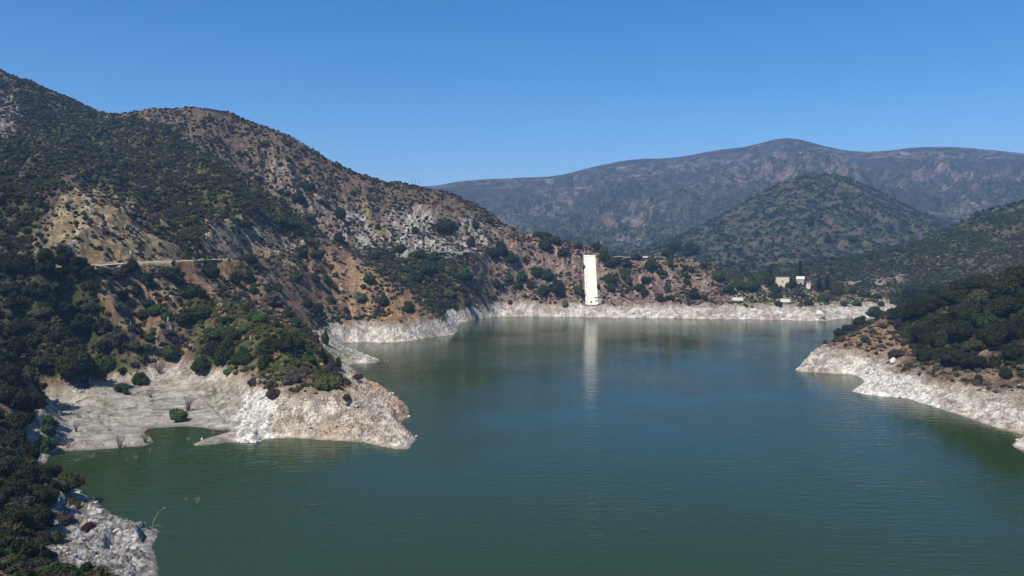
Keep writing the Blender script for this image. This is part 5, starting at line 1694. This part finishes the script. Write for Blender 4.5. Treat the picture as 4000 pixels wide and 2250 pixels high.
# leafless bushes and dead branches
dry = [(5, 850, 1365, 110, 115, 1, 'bare brown bush at the edge of the mud flat'), (5, 1330, 1095, 130, 110, 1, 'large bare brown bush on the mud flat left of the white cliff'), (5, 1030, 1325, 90, 75, 1, 'bare bush at the tip of the mud flat'),
       (5, 1065, 1005, 62, 45, 1, 'small bare bush in the middle of the mud flat'), (5, 540, 1250, 72, 80, 1, 'bare bush below the pale rock pile'), (5, 1125, 830, 112, 75, 1, 'bare grey bush in the gully above the mud flat'),
       (5, 480, 1360, 125, 100, 0, 'pale bare bush beside the bright green willow'), (5, 190, 1230, 90, 110, 0, 'pale dead bush against the dark trees'), (5, 1510, 1262, 62, 60, 0, 'thin dead bush in the inlet behind the spit'), (5, 560, 1150, 110, 90, 0, 'pale twiggy bush on the left of the mud flat'),
       (5, 1000, 760, 120, 60, 1, 'dry brown bush at the bottom of the gully'), (7, 1720, 830, 90, 85, 0, 'dead branches standing in open water, upright clump'), (7, 1620, 800, 50, 42, 0, 'small dead twigs in open water left of the upright clump'),
       (7, 1180, 440, 80, 48, 0, 'dead twigs in the water off the mud flat'), (7, 1105, 450, 40, 30, 0, 'low dead stump in the water off the mud flat'), (7, 790, 420, 110, 42, 0, 'drowned twigs near the left shore'), (7, 670, 450, 80, 22, 0, 'low drowned twigs nearest the left shore'),
       (7, 690, 582, 80, 14, 0, 'flat drowned branch off the dark trees'), (7, 1305, 385, 40, 60, 0, 'thin dead reeds in water at the mud flat tip'), (7, 1640, 272, 60, 24, 0, 'dead branch in water left of the spit tip'), (7, 1100, 985, 60, 45, 0, 'grey dead bush on the near rock edge'),
       (7, 800, 830, 80, 60, 0, 'grey dead bush behind the near rocks'), (6, 1575, 608, 36, 24, 0, 'dead sticks at the end of the grassy spit'), (6, 1545, 606, 60, 16, 0, 'low driftwood at the end of the grassy spit'), (6, 1720, 916, 36, 10, 0, 'thin stick at the waterline of the headland'),
       (6, 1550, 815, 14, 26, 0, 'thin dead stem on the headland skyline'), (3, 850, 262, 66, 70, 1, 'bare twiggy bush on the hilltop skyline left of ramp'), (1, 1090, 1110, 90, 60, 1, 'grey twiggy bush above the road bend'), (1, 735, 1215, 110, 50, 1, 'grey twiggy bush on the tan cut')]
twm = {k_: [mesh_from('branches', m_.v, m_.f, [MDEADB if k_ else MDEAD]) for m_ in (twig_geo(40 + k_ * 5 + j, 34 if k_ else 16, 1.0, .55, .011, 4 if k_ else 2) for j in range(3))] for k_ in (0, 1)}
for i, (c_, x, y, w, h, br, lab) in enumerate(dry):
    ox, oy, k_ = CROPS[c_]
    U, V = ox + x * k_, oy + y * k_
    p = hit(U, V)
    if p is None: continue
    q = p.y / F * k_
    o = bpy.data.objects.new('dry_bush', twm[br][i % 3]); col.objects.link(o)
    o.location = p; o.rotation_euler = (0, 0, i * 1.1); o.scale = (w * q, w * q, h * q)
    tag(o, lab, 'dead bush', 'leafless bushes and branches')

# tall dead branch at the near point
p = hit(383, 1330)
if p is not None:
    k_ = p.y / F
    s = MB()
    s.tube([(0, 0, -.5), (2 * k_, 0, 14 * k_), (10 * k_, 1, 34 * k_), (24 * k_, 1, 50 * k_)], [.12, .1, .08, .05], n=6)
    s.tube([(4 * k_, 0, 18 * k_), (2 * k_, .4, 30 * k_)], [.07, .03], n=5)
    for dx, dz in ((9, 2), (8, -4), (5, 5), (11, -1)):
        s.tube([(24 * k_, 1, 50 * k_), ((24 + dx) * k_, 1.2, (50 + dz) * k_)], [.045, .012], n=4)
    s.tube([(6 * k_, 0, 6 * k_), (18 * k_, -.5, 11 * k_), (32 * k_, -.8, 5 * k_)], [.06, .04, .015], n=4)
    o = s.obj('dead_branch', MDEAD); o.location = p; tag(o, 'tall pale dead branch leaning from the near rocky point', 'branch')
p = hit(200, 1010)
q0, q1 = hit(190, 1015), hit(268, 992)
if q0 is not None and q1 is not None:
    s = MB(); s.tube([q0 + Vector((0, 0, .3)), (q0 + q1) / 2 + Vector((0, 0, .5)), q1 + Vector((0, 0, .3))], [.35, .3, .15], n=8); o = s.obj('drift_log', MDEADB); tag(o, 'dark reddish log lying across the mud flat', 'log')
a, b = Vector(W(248, 1250)) + Vector((0, 0, 3)), Vector(W(585, 1082)) + Vector((0, 0, 2))
s = MB(); s.tube([a.lerp(b, t / 12) - Vector((0, 0, 2.0 * math.sin(math.pi * t / 12))) for t in range(13)], [.018] * 13, n=5)
o = s.obj('cable', MDEAD); tag(o, 'thin pale cable strung low over the water from the near bank', 'cable')

# ------------------------------------------------------------------ haze: air over the whole valley
def haze():
    m, nt, n, l, out = new_mat('haze')
    pv = n.new('ShaderNodeVolumePrincipled')
    pv.inputs['Color'].default_value = (0.33, 0.55, 1.0, 1)
    pv.inputs['Density'].default_value = 0.00010
    pv.inputs['Anisotropy'].default_value = 0.0
    l.new(pv.outputs[0], out.inputs['Volume'])
    mb = MB()
    mb.box((0, 3400, 375), (16000, 9000, 830))
    o = mb.obj('haze', m)
    tag(o, 'thin blue haze filling the valley', 'haze', kind='stuff')


haze()
